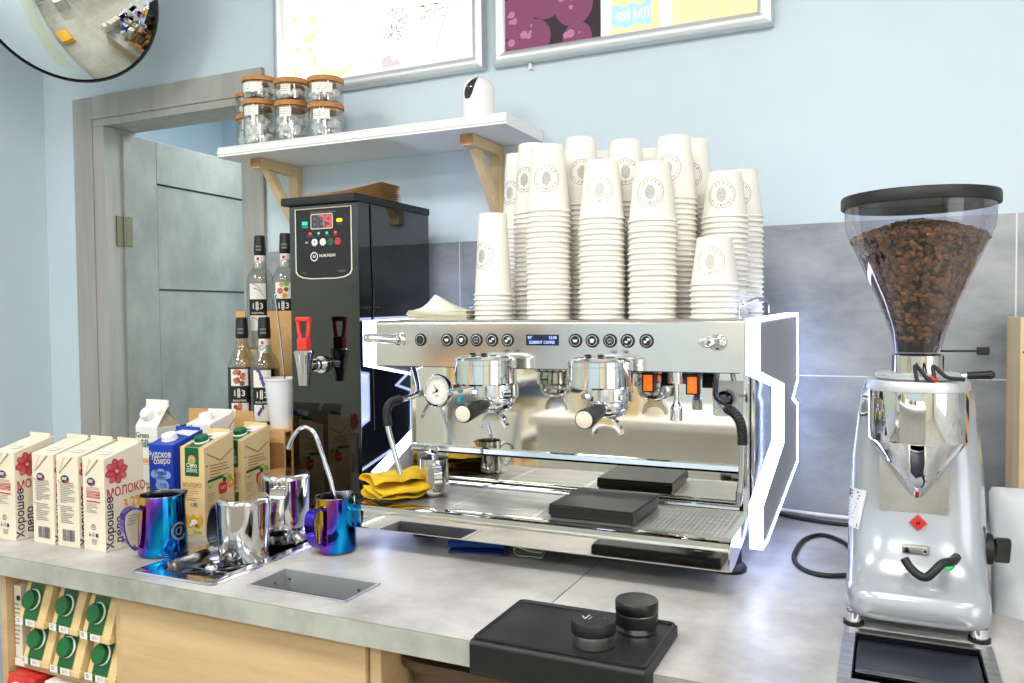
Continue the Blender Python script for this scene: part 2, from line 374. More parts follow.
# rough plaster patch on the left wall, seen in the convex mirror
b = B(); q = random.Random(5); pts = []
for i in range(40):
    t = i/39; pts.append((-1.6+3.0*t+q.uniform(-.05, .05), 1.35+.25*math.sin(t*5)+q.uniform(-.06, .06)))
for i in range(39, -1, -1):
    t = i/39; pts.append((-1.6+3.0*t, .55+q.uniform(-.05, .05)))
b.poly(pts, 'pale_green_paper', rside(XL, 0, 0), .002); struct(b, 'trim_4', 'rough unpainted plaster band on the left wall')
b = B(); b.box(XL, XL+.015, YF, WY, 0, .08, 'casing_grey'); struct(b, 'baseboard_left')
# tiled splashback
b = B(); b.box(-1.735, XR, WY-.0096, WY, .86, 1.568, 'grout')
for r, (z0, z1) in enumerate(((.86, 1.2235), (1.2265, 1.568))):
    off = -1.062
    for k in range(-1, 4):
        x0 = max(-1.735, off+k*1.2975+.0015); x1 = min(XR, off+(k+1)*1.2975-.0015)
        if x1 > x0: b.box(x0, x1, WY-.010, WY-.004, z0, z1, 'tile_grey')
struct(b, 'trim_1', 'large grey concrete look tiles of the splashback')
# door casing, frame and leaf
b = B(); yf = WY-.014
b.box(-2.584, -2.490, yf, WY, 0, 2.128, 'casing_grey', .002); b.box(-1.813, -1.738, yf, WY, 0, 2.128, 'casing_grey', .002)
b.box(-2.4885, -1.7365, yf-.001, WY, 2.0505, 2.129, 'casing_grey', .002)
b.box(-2.4898, -2.437, yf+.004, WY+.123, 0, 2.0255, 'casing_grey', .002); b.box(-1.828, -1.79, yf+.004, WY+.123, 0, 2.0255, 'casing_grey', .001)
b.box(-2.4895, -1.79, yf+.004, WY+.123, 2.026, 2.0503, 'casing_grey', .001)
struct(b, 'trim_2', 'grey wood grain casing around the open doorway')
d = bpy.data.objects.new('door_1', None); COL.objects.link(d); d.location = (-2.434, WY+.062, 0); d['kind'] = 'structure'; d['label'] = 'grey panelled door standing open into the next room'
d.rotation_euler = (0, 0, math.radians(2.5))
b = B(); L = .80   # leaf runs along +y from the hinge; its visible face looks +x
b.box(-.038, -.002, 0, L, .01, 2.012, 'door_grey', .002)
st = [(0, .145), (L-.10, L)]
for y0, y1 in st: b.box(-.004, .006, y0, y1, .01, 2.012, 'door_grey', .002)
for z0, z1 in ((1.86, 2.012), (.01, .16)): b.box(-.004, .006, .146, L-.101, z0, z1, 'door_grey', .002)
for z0, z1 in ((1.475, 1.855), (.96, 1.47), (.17, .955)): b.box(-.004, .001, .150, L-.105, z0, z1, 'door_grey', .001)
for z in (1.8575, 1.4725, .9575): b.box(-.004, .0025, .146, L-.101, z-.003, z+.003, 'shadow_gap')
b.build('door_leaf', d)
b = B(); b.cyl((-.02, -.012, 1.615), (-.02, -.012, 1.73), .009, 'hinge'); b.box(-.035, .0, -.03, .0, 1.62, 1.725, 'hinge', .001); b.box(-.03, .008, .001, .03, 1.62, 1.725, 'hinge', .001); b.build('hinge', d)
b = B(); b.box(.006, .016, L-.07, L-.03, .95, 1.12, 'chrome_soft', .003); b.tube([(.016, L-.05, 1.05), (.05, L-.05, 1.05), (.055, L-.12, 1.05)], .008, 'chrome_soft', k=4); b.build('door_handle', d)
# the luminous panes set in the ceiling
for px, py in PANELS:
    t = wthing('ceiling_light', 'square white ceiling light panel', 'ceiling light', (px, py, CEIL_Z-.03), 'ceiling light panels')
    b = B(); b.box(px-.3, px+.3, py-.3, py-.29, CEIL_Z-.03, CEIL_Z, 'white'); b.box(px-.3, px+.3, py+.29, py+.3, CEIL_Z-.03, CEIL_Z, 'white')
    b.box(px-.3, px-.29, py-.29, py+.29, CEIL_Z-.03, CEIL_Z, 'white'); b.box(px+.29, px+.3, py-.29, py+.29, CEIL_Z-.03, CEIL_Z, 'white'); b.build('frame', t)
    b = B(); b.box(px-.29, px+.29, py-.29, py+.29, CEIL_Z-.02, CEIL_Z-.015, 'lamp_pane'); b.build('diffuser', t)

# ============================================================ COUNTER
def slab(b, xs, ys, holes, z0, z1, top, edge):
    for i in range(len(xs)-1):
        for j in range(len(ys)-1):
            if (i, j) in holes: continue
            b.box(xs[i], xs[i+1], ys[j], ys[j+1], z0, z1-.0008, edge)
            b.rect(xs[i], ys[j], xs[i+1], ys[j+1], top, None, z1)
SX, SY, SR = -1.178, 1.06, math.radians(-6)       # rinser frame
b = B(); slab(b, [-1.745, -1.262, -1.075, -1.015, -.808, -.4965], [1.024, 1.082, 1.178, 1.44, 1.953], {(3, 1), (1, 1), (1, 2)}, .861, .9, 'concrete_top', 'concrete_edge')
one(b, 'worktop', 'long left slab of grey concrete look worktop with sink and chute openings', 'worktop')
b = B(); slab(b, [-.4945, -.043, .117, 1.6], [1.024, 1.108, 1.276, 1.953], {(1, 1)}, .861, .9, 'concrete_top', 'concrete_edge')
one(b, 'worktop', 'right slab of grey concrete look worktop under the coffee grinder', 'worktop')
# cabinets under the worktop
t = wthing('base_cabinet', 'pale plywood cabinet with one wide flat front under the worktop', 'cabinet', (-1.025, 1.3, 0))
b = B(); X0, X1 = -1.302, -.748
b.box(X0, X0+.018, 1.072, 1.85, 0, .86, 'ply'); b.box(X1-.018, X1, 1.072, 1.85, 0, .86, 'ply'); b.box(X0+.018, X1-.018, 1.072, 1.85, .06, .078, 'ply'); b.box(X0+.018, X1-.018, 1.84, 1.85, .078, .86, 'ply'); b.build('body', t)
b = B(); b.box(X0+.001, X1-.001, 1.052, 1.070, .06, .852, 'ply', .0015); b.build('door', t)
t = wthing('open_shelf_unit', 'pale plywood open shelf unit holding stacked drink cartons under the worktop', 'shelf unit', (-1.48, 1.4, 0))
b = B(); b.box(-1.66, -1.642, 1.06, 1.85, 0, .86, 'ply', .001); b.build('side_panel', t)
b = B(); b.box(-1.322, -1.304, 1.06, 1.85, 0, .86, 'ply', .001); b.build('side_panel', t)
b = B(); b.box(-1.642, -1.322, 1.84, 1.85, 0, .86, 'ply'); b.build('back_panel', t)
b = B(); b.box(-1.642, -1.322, 1.075, 1.84, .6515, .6695, 'ply'); b.box(-1.64, -1.61, 1.073, 1.075, .654, .669, 'card_white'); b.build('shelf', t)
b = B(); b.box(-1.642, -1.322, 1.075, 1.84, .551, .569, 'ply'); b.build('shelf', t)
t = wthing('open_shelf_unit', 'open plywood compartment with a brown crate right of the plywood front', 'shelf unit', (-.4, 1.4, 0))
b = B(); b.box(-.746, -.725, 1.06, 1.85, 0, .86, 'ply', .001); b.build('side_panel', t)
b = B(); b.box(.30, .32, 1.06, 1.85, 0, .86, 'ply', .001); b.build('side_panel', t)
b = B(); b.box(-.725, .30, 1.84, 1.85, 0, .86, 'ply'); b.build('back_panel', t)
b = B(); b.box(-.725, .30, 1.075, 1.84, .58, .60, 'ply'); b.build('shelf', t)
b = B(); b.box(.322, 1.58, 1.06, 1.85, 0, .86, 'ply', .001); one(b, 'base_cabinet', 'plain plywood cabinet at the right end under the worktop', 'cabinet')
# brown crate and yellow tub in the open compartment
t = wthing('storage_crate', 'glossy brown plastic crate with a rounded rim under the worktop', 'crate', (-.585, 1.25, .60))
b = B(); o_, i_ = rrect(.27, .26, .04), rrect(.255, .245, .035)
secs = [[(p[0]*.9-.585, p[1]*.9+1.245, .6) for p in o_], [(p[0]-.585, p[1]+1.245, .80) for p in o_], [(p[0]*.97-.585, p[1]*.97+1.245, .80) for p in i_], [(p[0]*.88-.585, p[1]*.88+1.245, .61) for p in i_]]
b.loft(secs, 'brown_crate'); b.build('body', t)
b = B(); ro, ri = rrect(.30, .29, .05), rrect(.272, .262, .04)
b.loft([[(p[0]-.585, p[1]+1.245, .798) for p in ro], [(p[0]-.585, p[1]+1.245, .814) for p in ro], [(p[0]-.585, p[1]+1.245, .814) for p in ri], [(p[0]-.585, p[1]+1.245, .798) for p in ri], [(p[0]-.585, p[1]+1.245, .798) for p in ro]], 'brown_crate', cap=False); b.build('rim', t)
t = wthing('plastic_tub', 'yellow lidded tub just under the black tamping mat', 'tub', (-.37, 1.15, .60))
b = B(); b.lathe([(0, .6), (.052, .6), (.06, .80), (0, .80)], 'yolk', 36, T(-.37, 1.15, 0)); b.build('body', t)
b = B(); b.lathe([(0, .80), (.066, .80), (.066, .818), (.055, .826), (0, .826)], 'yolk', 36, T(-.37, 1.15, 0)); b.build('lid', t)

# ============================================================ ON THE COUNTER, LEFT
Z = .9
# pitcher rinser: a long sunk steel tray with a star shaped sprayer
t = wthing('pitcher_rinser', 'long steel pitcher rinser tray sunk into the worktop', 'rinser', (-1.168, 1.25, Z))
b = B(); cx, cy = -1.1685, 1.245
oo, om, im, ib = rrect(.204, .388, .012), rrect(.198, .382, .012), rrect(.160, .335, .05), rrect(.140, .315, .05)
def at(p, z): return (p[0]+cx, p[1]+cy, z)
b.loft([[at(p, .9005) for p in oo], [at(p, .9035) for p in om], [at(p, .9035) for p in im], [at(p, .893) for p in ib], [at((p[0]*.9, p[1]*.95), .872) for p in ib]], 'chrome_soft', cap=False)
b.poly([at((p[0]*.92, p[1]*.96), 0)[:2] for p in ib], 'sink_dark', None, .8725); b.build('tray', t)
b = B(); b.lathe([(0, .0), (.055, 0), (.058, .004), (.055, .006), (.050, .002), (0, .002)], 'black_gloss', 40, T(cx, cy-.095, .873)); b.build('drain_cover', t)
b = B()
for k in range(8):
    a = k*PI/4; b.tube([(cx+.01*math.cos(a), cy-.095+.01*math.sin(a), .886), (cx+.062*math.cos(a), cy-.095+.062*math.sin(a), .888)], .0028, 'steel_dark', 6)
b.ring(cx, cy-.095, .058, .064, 'steel_dark', None, .889); b.build('sprayer', t)
b = B(); b.lathe([(.012, .884), (.013, .892), (.009, .899), (0, .901)], 'chrome', 20, T(cx, cy-.095, 0)); b.build('sprayer_cap', t)

# waste chute
t = wthing('waste_chute', 'rectangular steel edged waste opening in the worktop', 'waste chute', (-.9115, 1.13, .72))
b = B(); x0, x1, y0, y1 = -1.0145, -.8085, 1.0825, 1.1775
for a in ((x0, x1, y0, y0+.0015), (x0, x1, y1-.0015, y1), (x0, x0+.0015, y0, y1), (x1-.0015, x1, y0, y1)):
    b.box(a[0], a[1], a[2], a[3], .863, .9018, 'alu_matte'); b.box(a[0], a[1], a[2], a[3], .76, .8629, 'sink_dark')
for a in ((x0-.003, x1+.003, y0-.003, y0+.001), (x0-.003, x1+.003, y1-.001, y1+.003), (x0-.003, x0+.001, y0, y1), (x1-.001, x1+.003, y0, y1)):
    b.box(a[0], a[1], a[2], a[3], .9006, .9022, 'alu')
b.build('liner', t)
for px_, py_, ax in ((x0+.0016, y1-.030, 'x'), (x0+.012, y1-.0016, 'y'), (x1-.04, y1-.0016, 'y')):
    b = B(); d_ = (.0015, 0, 0) if ax == 'x' else (0, -.0015, 0)
    b.cyl((px_, py_, .885), (px_+d_[0], py_+d_[1], .885), .0024, 'hinge', 12); b.build('screw', t)
b = B(); b.box(x0+.002, x1-.002, y0+.002, y1-.002, .761, .763, 'sink_dark'); b.build('base', t)

# ---------------------------------------------------------------- cartons
CW, CD = .066, .092
def carton_body(b, h0, h1, m, w=CW, d=CD, fin=True):
    b.prism([(-d/2, 0), (d/2, 0), (d/2, h1), (-d/2, h0)], -w/2, w/2, m, 'x', bev=.0012)
    if fin: b.box(-w/2, w/2, d/2-.010, d/2-.0085, h1-.002, h1+.006, m)
def fold(b, h, m, w=CW, d=CD, side='front'):
    F = front(0, -d/2-.0006, 0)
    b.poly([(w*.18-w/2+.0, h-.036), (w*.20-w/2, h-.038), (w/2-.002, h-.003), (w/2-.004, h-.002)], m, F)
def oval_logo(b, F, cx, cy):
    b.disc(cx, cy, .0125, 'ink_navy', F, ry=.0085, z=.0005); b.poly([(cx-.002, cy-.0075), (cx+.011, cy+.0005), (cx+.0105, cy-.003), (cx+.004, cy-.0075)], 'red', F, .0008)
    for k in range(3): b.rect(cx-.008, cy+.001-k*.0022+.002, cx+.007-k*.001, cy+.0022-k*.0022+.002, 'card_white', F, .0009)
def flower(b, F, cx, cy, r):
    for k in range(8):
        a = 2*PI*k/8+.2; R = RZ(a)
        b.poly([(r*.12*math.cos(u)*0+r*(.58+.42*math.cos(u)), r*.30*math.sin(u)) for u in [2*PI*i/14 for i in range(14)]], 'petal' if k % 2 else 'ink_red', F @ T(cx, cy, 0) @ R, .0005+.00005*k)
        for s_ in (-.5, -.25, 0, .25, .5):
            b.poly([(r*.2, r*.05*s_), (r*.9, r*(.30*s_)), (r*.9, r*(.30*s_+.03))], 'petal_light', F @ T(cx, cy, 0) @ R, .001)
        b.poly([(r*.1, -.05*r), (r*.55, 0), (r*.1, .05*r)], 'petal_dark', F @ T(cx, cy, 0) @ R, .0011)
    b.disc(cx, cy, r*.2, 'petal_dark', F, .0013); b.disc(cx, cy, r*.15, 'yolk', F, .0015)
def white_carton(kind):
    """narrow face towards -y, wide printed face towards +x"""
    t = thing('milk_carton', '', 'carton')
    b = B(); h0, h1 = .188, .212; carton_body(b, h0, h1, 'cream_card_n')
    b.build('carton_body', t)
    b = B(); F = front(0, -CD/2-.0005, 0)
    b.poly([(-.030, h0-.002), (-.008, h0-.002), (-.022, h0-.034), (-.0235, h0-.034)], 'cream_card', F, .0007)
    b.poly([(-.0235, h0-.037), (-.0215, h0-.037), (.018, h0-.002), (.015, h0-.002)], 'fold_dark', F, .0009)
    oval_logo(b, F, -.006, h0-.048)
    if kind == 0:
        b.lines(-.022, .128, .040, 2, .0032, .0011, 'ink_grey', F, 2)
        for k in range(3): b.rect(-.021, .118-k*.0055, .020, .122-k*.0055, 'ink_red', F); b.lines(-.019, .1195-k*.0055, .036, 1, .003, .0008, 'cream_card', F, k, .0006)
        b.rect(-.021, .0985, .020, .1015, 'ink_red', F)
        b.lines(-.022, .0945, .042, 6, .0034, .0011, 'ink_grey', F, 4)
        b.ring(-.002, .048, .0045, .006, 'ink_navy', F); b.poly([(-.005, .050), (-.002, .046), (.002, .052), (-.002, .048)], 'ink_navy', F)
        b.text('6', -.013, .032, .011, 'ink_navy', F); b.text('♲', -.002, .032, .011, 'ink_grey', F); b.rect(.005, .028, .012, .036, 'ink_navy', F)
        b.lines(-.008, .022, .020, 4, .003, .0014, 'ink_grey', F, 9)
    else:
        b.disc(-.026, .135, .0016, 'red', F)
        b.lines(-.022, .132, .046, 12, .0037, .0015, 'ink_grey', F, 5); b.disc(-.026, .085, .0016, 'red', F)
        b.lines(-.022, .083, .046, 10, .0037, .0015, 'ink_grey', F, 7)
        b.bars(-.017, .012, .020, .036, 17, 'ink_navy', F)
    b.build('side_print', t)
    b = B(); G = rside(CW/2+.0005, 0, 0)
    flower(b, G, -.018, .160, .0265)
    b.text('МОЛОКО', .004, .118, .0255, 'ink_red', G, rot=.06, sx=.78); b.text('3,2%', .018, .090, .030, 'ink_orange', G, rot=.12, sx=.8)
    b.text('Хорошее', -.035, .058, .024, 'ink_navy', G, rot=PI/2, sx=1.0); b.text('дело', -.014, .040, .024, 'ink_navy', G, rot=PI/2)
    b.lines(.006, .062, .03, 4, .006, .0012, 'ink_grey', G, 3)
    b.build('front_print', t)
    b = B(); S = frame((0, 0, .2005), (1, 0, 0), (0, CD, .024))
    b.rect(-.012, -.03, .018, -.012, 'card_white', S, .0012); b.lines(-.009, -.017, .022, 3, .004, .0011, 'ink_grey', S, 2, .0015)
    b.poly([(-.033, -.04), (-.0315, -.04), (-.0315, .045), (-.033, .045)], 'fold_dark', S, .0008)
    b.build('top_print', t)
    return t
wc = [white_carton(0), None, None, None]; index_kids(wc[0]); w2 = white_carton(1); index_kids(w2)
wc[0].location = (-1.704, 1.150, Z); wc[0]['label'] = 'leftmost white milk carton, its red flower half hidden, at the counter end'
w2.location = (-1.600, 1.163, Z); w2['label'] = 'second white milk carton from the left, barcode on its narrow face'
dup(w2, (-1.5285, 1.166, Z), None, 'third white milk carton from the left, beside the one showing its flower')
dup(wc[0], (-1.452, 1.168, Z), math.radians(-2), 'white milk carton nearest the rainbow pitcher, whole red flower and 3,2% showing')
for o in ROOTS[-2:]: pass
for o in list(COL.objects):
    if o.name.startswith('milk_carton') and 'white' in o.get('label', ''): o['group'] = 'white flower milk cartons in a row'

def cap(b, M, r=.0135, h=.011, m='green_cap', ring='white'):
    b.lathe([(0, 0), (r*1.12, 0), (r*1.12, .002), (r*1.02, .003)], ring, 28, M)
    b.lathe([(r, .003), (r, h*.85), (r*.93, h), (0, h)], m, 28, M)
    for k in range(28):
        a = 2*PI*k/28; b.box(r*.97, r*1.03, -.0006, .0006, .0035, h*.84, m, M=M @ RZ(a))
SL = math.atan2(.022, CD)
def tan_carton():
    t = thing('milk_carton', '', 'carton'); h0, h1 = .19, .214
    b = B(); carton_body(b, h0, h1, 'tan_card'); b.build('carton_body', t)
    b = B(); S = frame((0, 0, (h0+h1)/2), (1, 0, 0), (0, CD, h1-h0)); L2 = CD/2/math.cos(SL)
    b.rect(-.019, -L2+.001, .019, L2-.03, 'green_card', S, .0006); b.poly([(-.019, L2-.03), (.019, L2-.03), (.012, L2), (-.005, L2)], 'card_white', S, .0006)
    b.poly([(.0, .005), (.019, .0), (.033, L2-.002), (.02, L2-.002)], 'card_white', S, .0009)
    F = front(0, -CD/2-.0005, 0)
    b.rect(-.019, .128, .019, h0, 'green_card', F); b.disc(0, .163, .0105, 'pink', F, .0005); b.disc(0, .158, .008, 'leaf', F, .0007)
    b.disc(0, .156, .007, 'green_card', F, .0006)
    b.text('Село', 0, .151, .013, 'card_white', F, .0009, sx=.9); b.text('ЗЕЛЁНОЕ', 0, .140, .0105, 'card_white', F, .0009, sx=.62)
    b.text('МОЛОКО', -.001, .108, .0135, 'tan_print', F, sx=.85); b.lines(-.026, .1, .05, 5, .005, .0011, 'tan_print', F, 3)
    b.text('1,8%', .004, .066, .012, 'green_card', F, sx=.8); b.lines(-.018, .076, .035, 1, .005, .001, 'green_card', F, 3)
    for k in range(8): b.disc(-.022+.006*k, .030+.004*math.sin(k*2), .006, 'ink_orange' if k % 3 else 'leaf', F, .0005+.00004*k, ry=.012)
    b.disc(.004, .028, .009, 'card_white', F, .0012, ry=.007); b.disc(.010, .022, .005, 'red', F, .0014, ry=.004); b.disc(-.006, .022, .004, 'card_white', F, .0014)
    b.rect(.0, .004, .022, .010, 'leaf', F)
    b.build('front_print', t)
    b = B(); G = rside(CW/2+.0005, 0, 0)
    b.poly([(-.040, .176), (-.039, .178), (.002, .158), (.040, .178), (.041, .176), (.002, .155)], 'tan_print', G, .0006)
    b.lines(-.030, .148, .062, 5, .0065, .0022, 'tan_print', G, 11); b.disc(-.038, .150, .002, 'green_card', G)
    b.poly([(-.038, .113), (-.036, .119), (.012, .123), (.010, .117)], 'green_card', G)
    b.disc(.014, .112, .006, 'green_card', G, .0006); b.poly([(-.038, .108), (-.032, .100), (-.016, .112), (-.032, .105)], 'leaf', G)
    b.disc(.030, .115, .008, 'leaf', G, .0006, ry=.006); b.poly(rrect(.026, .026, .008, 4, .008, .095), 'red', G, .0008); b.poly(rrect(.020, .018, .006, 4, .032, .102), 'ink_orange', G, .001)
    b.text('ГОСТ', .008, .095, .008, 'card_white', G, .0012, sx=.8); b.text('100', .032, .102, .007, 'card_white', G, .0013)
    b.lines(-.038, .088, .028, 4, .005, .0012, 'tan_print', G, 4); b.lines(-.038, .064, .074, 12, .0048, .0009, 'tan_print', G, 14)
    b.disc(-.03, .008, .005, 'leaf', G); b.build('side_print', t)
    b = B(); cap(b, S @ T(0, -.016, .0008), .0145, .013); b.build('cap', t)
    return t
tc = tan_carton(); index_kids(tc)
tc.location = (-1.362, 1.335, Z); tc.rotation_euler = (0, 0, math.radians(3)); tc['label'] = 'tan milk carton with green cap standing between rainbow pitcher and steel pitcher, in front of its twin'; tc['group'] = 'tan milk cartons with green caps on the worktop'
tc['label'] = 'nearer tan milk carton with green cap, next to the blue carton'
dup(tc, (-1.362, 1.452, Z), math.radians(2), 'farther tan milk carton with green cap, against the cardboard bottle display')

def cream_blue():
    t = thing('cream_carton', 'bright blue cream carton with a white screw cap', 'carton', (-1.466, 1.345, Z), math.radians(3)); h0, h1 = .188, .212
    b = B(); carton_body(b, h0, h1, 'blue_card', .07, CD); b.build('carton_body', t)
    b = B(); F = front(0, -CD/2-.0005, 0)
    b.text('Чудское', -.004, .166, .021, 'card_white', F, rot=.05, sx=.8); b.text('озеро', .004, .152, .019, 'card_white', F, rot=.08, sx=.9)
    for (x, y, r) in ((-.018, .122, .011), (0, .124, .014), (.018, .122, .011), (0, .115, .016), (.008, .098, .015), (-.004, .098, .012)): b.disc(x, y, r, 'lblue', F, .0005+abs(x)*.005, ry=r*.8)
    b.text('СЛИВКИ', 0, .125, .0105, 'blue_card', F, .0014, sx=.85); b.lines(-.018, .116, .036, 2, .004, .0009, 'blue_card', F, 2, .0014); b.text('11%', .006, .098, .013, 'blue_card', F, .0014)
    for (x, y, r) in ((-.018, .060, .010), (-.006, .068, .009), (.006, .060, .011), (.018, .068, .008), (-.010, .050, .009)): b.disc(x, y, r, 'card_white', F, .0006)
    b.text('Cow', 0, .045, .02, 'card_white', F); b.build('front_print', t)
    S = frame((0, 0, .2), (1, 0, 0), (0, CD, .024))
    b = B(); b.poly([(-.03, .018), (.034, .005), (.034, .045), (-.01, .045)], 'card_white', S, .0008); b.build('top_print', t)
    b = B(); cap(b, S @ T(.0, -.018, .0008), .016, .014, 'white'); b.build('cap', t)
cream_blue()

def gable(name, label, loc, w, h0, hr, rot=0):
    t = thing(name, label, 'carton', loc, rot)
    b = B(); d = .07
    b.box(-w/2, w/2, -d/2, d/2, 0, h0, 'card_white', .0015)
    # roof: two slopes (facing -y and +y), tucked gable ends, ridge along x
    b.add([(-w/2, -d/2, h0-.001), (w/2, -d/2, h0-.001), (w/2, -.002, hr), (-w/2, -.002, hr)], [(0, 1, 2, 3)], 'card_white')
    b.add([(-w/2, d/2, h0-.001), (w/2, d/2, h0-.001), (w/2, .002, hr), (-w/2, .002, hr)], [(1, 0, 3, 2)], 'card_white')
    b.box(-w/2, w/2, -.002, .002, hr-.001, hr+.016, 'card_white')
    for s_ in (1, -1):
        b.add([(s_*w/2, -d/2, h0-.001), (s_*w/2, d/2, h0-.001), (s_*(w/2-.022), 0, hr-.004)], [(0, 1, 2) if s_ > 0 else (1, 0, 2)], 'card_fold')
    b.build('carton_body', t); return t, d
t, d = gable('oat_milk_carton', 'tall white gable top carton with green lettering behind the blue carton', (-1.612, 1.425, Z), .072, .210, .255)
b = B(); F = front(0, -d/2-.0005, 0)
b.text('Green', -.012, .188, .019, 'green_card', F, sx=.9); b.text('Milk', -.008, .168, .027, 'green_card', F, sx=.95)
b.rect(-.030, .122, .036, .134, 'peach', F); b.text('Professional', .002, .128, .008, 'ink_orange', F, .0007); b.lines(-.03, .118, .05, 1, .003, .002, 'peach', F)
for (x, y, r, c) in ((.010, .048, .015, 'ink_orange'), (.024, .030, .014, 'ink_orange'), (.0, .072, .005, 'leaf'), (-.018, .065, .004, 'leaf'), (-.02, .09, .006, 'leaf'), (.004, .06, .006, 'green_card')): b.disc(x, y, r, c, F, .0005+r*.02)
b.build('front_print', t)
b = B(); S = frame((0, -d/4-.001, .2325), (1, 0, 0), (0, d/2, .045)); cap(b, S @ T(-.008, .002, .0005), .0155, .016, 'white'); b.build('cap', t)
b = B(); b.disc(.022, .010, .008, 'leaf', S, .0008); b.disc(.022, .010, .006, 'card_white', S, .001); b.disc(.022, .010, .003, 'leaf', S, .0012); b.build('roof_emblem', t)

t = thing('juice_carton', 'white carton with green leaf corner and white cap behind the tan cartons', 'carton', (-1.480, 1.463, Z), math.radians(4))
b = B(); carton_body(b, .218, .240, 'card_white', .07, .085); b.build('carton_body', t)
b = B(); F = front(0, -.0430, 0); b.poly([(-.034, .19), (-.012, .204), (-.016, .216), (-.034, .212)], 'leaf', F); b.rect(-.006, .186, .030, .194, 'red', F); b.lines(-.02, .17, .04, 5, .008, .002, 'ink_grey', F); b.build('front_print', t)
b = B(); G = rside(.0355, 0, 0); b.poly([(-.040, .212), (-.038, .214), (.0, .18), (.04, .222), (.042, .219), (.0, .176)], 'card_fold', G); b.build('side_fold', t)
b = B(); S = frame((0, 0, .229), (1, 0, 0), (0, .085, .022)); cap(b, S @ T(-.002, -.012, .0006), .0155, .014, 'white'); b.build('cap', t)

# six tan cartons lying on their backs under the worktop, caps outwards
def lying(card, top, capm, printed=True):
    t = thing('milk_carton', '', 'carton'); w_, h_, L_ = .088, .078, .19
    b = B()
    b.prism([(0, 0), (L_, 0), (L_, h_), (.022, h_), (.0, .012)], -w_/2+.004, w_/2-.004, card, 'x', bev=.003)
    b.add([(w_/2-.003, .004, .010), (w_/2-.003, .024, h_-.004), (w_/2+.001, .06, h_*.5), (w_/2-.003, .05, .006)], [(0, 3, 2), (0, 2, 1)], card)
    b.prism([(-.004, -.003), (.05, -.003), (.05, .010), (-.004, .010)], -w_/2+.002, w_/2-.002, card, 'x', bev=.002)
    b.build('carton_body', t)
    S = frame((0, .011, .045), (1, 0, 0), (0, .022, h_-.012))
    b = B(); b.rect(-.024, -.036, .018, .033, top, S, .0016); b.box(-.024, .018, .022, .16, h_-.0005, h_+.0008, top)
    F = front(0, -.0046, 0)
    if printed:
        b.box(-.006, .012, .03, .045, h_, h_+.0012, 'red')
        b.rect(-.040, -.001, -.018, .013, 'card_white', F, .001); b.rect(-.018, -.001, -.010, .013, top, F, .001); b.rect(-.010, -.001, .018, .012, 'card_white', F, .001)
        b.lines(-.036, .009, .010, 3, .003, .0016, 'ink_grey', F, 3, .0013); b.text('20 11', .004, .0055, .009, 'ink_grey', F, .0013, sx=.8)
    b.build('front_print', t)
    b = B(); cap(b, S @ T(-.006, .002, .0018), .0185, .013, capm); b.build('cap', t)
    return t
lc = lying('tan_card', 'green_card', 'green_cap'); index_kids(lc)
rows = ('upper', 'lower'); cols = ('left', 'middle', 'right')
for r in range(2):
    for c in range(3):
        loc = (-1.568+c*.0945+(.006 if r == 1 else 0), 1.062+.004*((r+c) % 2), .7525-.0812*r)
        lab = '%s row %s tan carton with green cap lying under the worktop' % (rows[r], cols[c])
        if r == 0 and c == 0: lc.location = loc; lc['label'] = lab; lc['group'] = 'tan cartons lying under the worktop'
        else: dup(lc, loc, math.radians((c*3+r) % 3-1), lab)
rc = lying('red', 'red', 'white', False); rc.location = (-1.588, 1.030, .5695); rc['label'] = 'red carton with white cap at the bottom left under the shelf'
rc = lying('card_white', 'card_white', 'white', False); rc.location = (-1.487, 1.036, .5695); rc['label'] = 'white carton with white cap lying beside the red carton'
rc = lying('maroon', 'maroon', 'white', False); rc.location = (-1.390, 1.05, .5695); rc['label'] = 'dark red carton lying under the shelf, right of the white capped one'
t = thing('milk_carton', 'narrow cream carton squeezed between shelf side and the tan cartons', 'carton', (-1.6290, 1.115, .6700))
b = B(); carton_body(b, .150, .165, 'cream_card_n', .022, .08); b.build('carton_body', t)
b = B(); F = front(0, -.0406, 0); b.disc(.004, .125, .006, 'ink_navy', F, ry=.006); b.lines(-.009, .11, .018, 10, .009, .003, 'ink_grey', F); b.build('front_print', t)

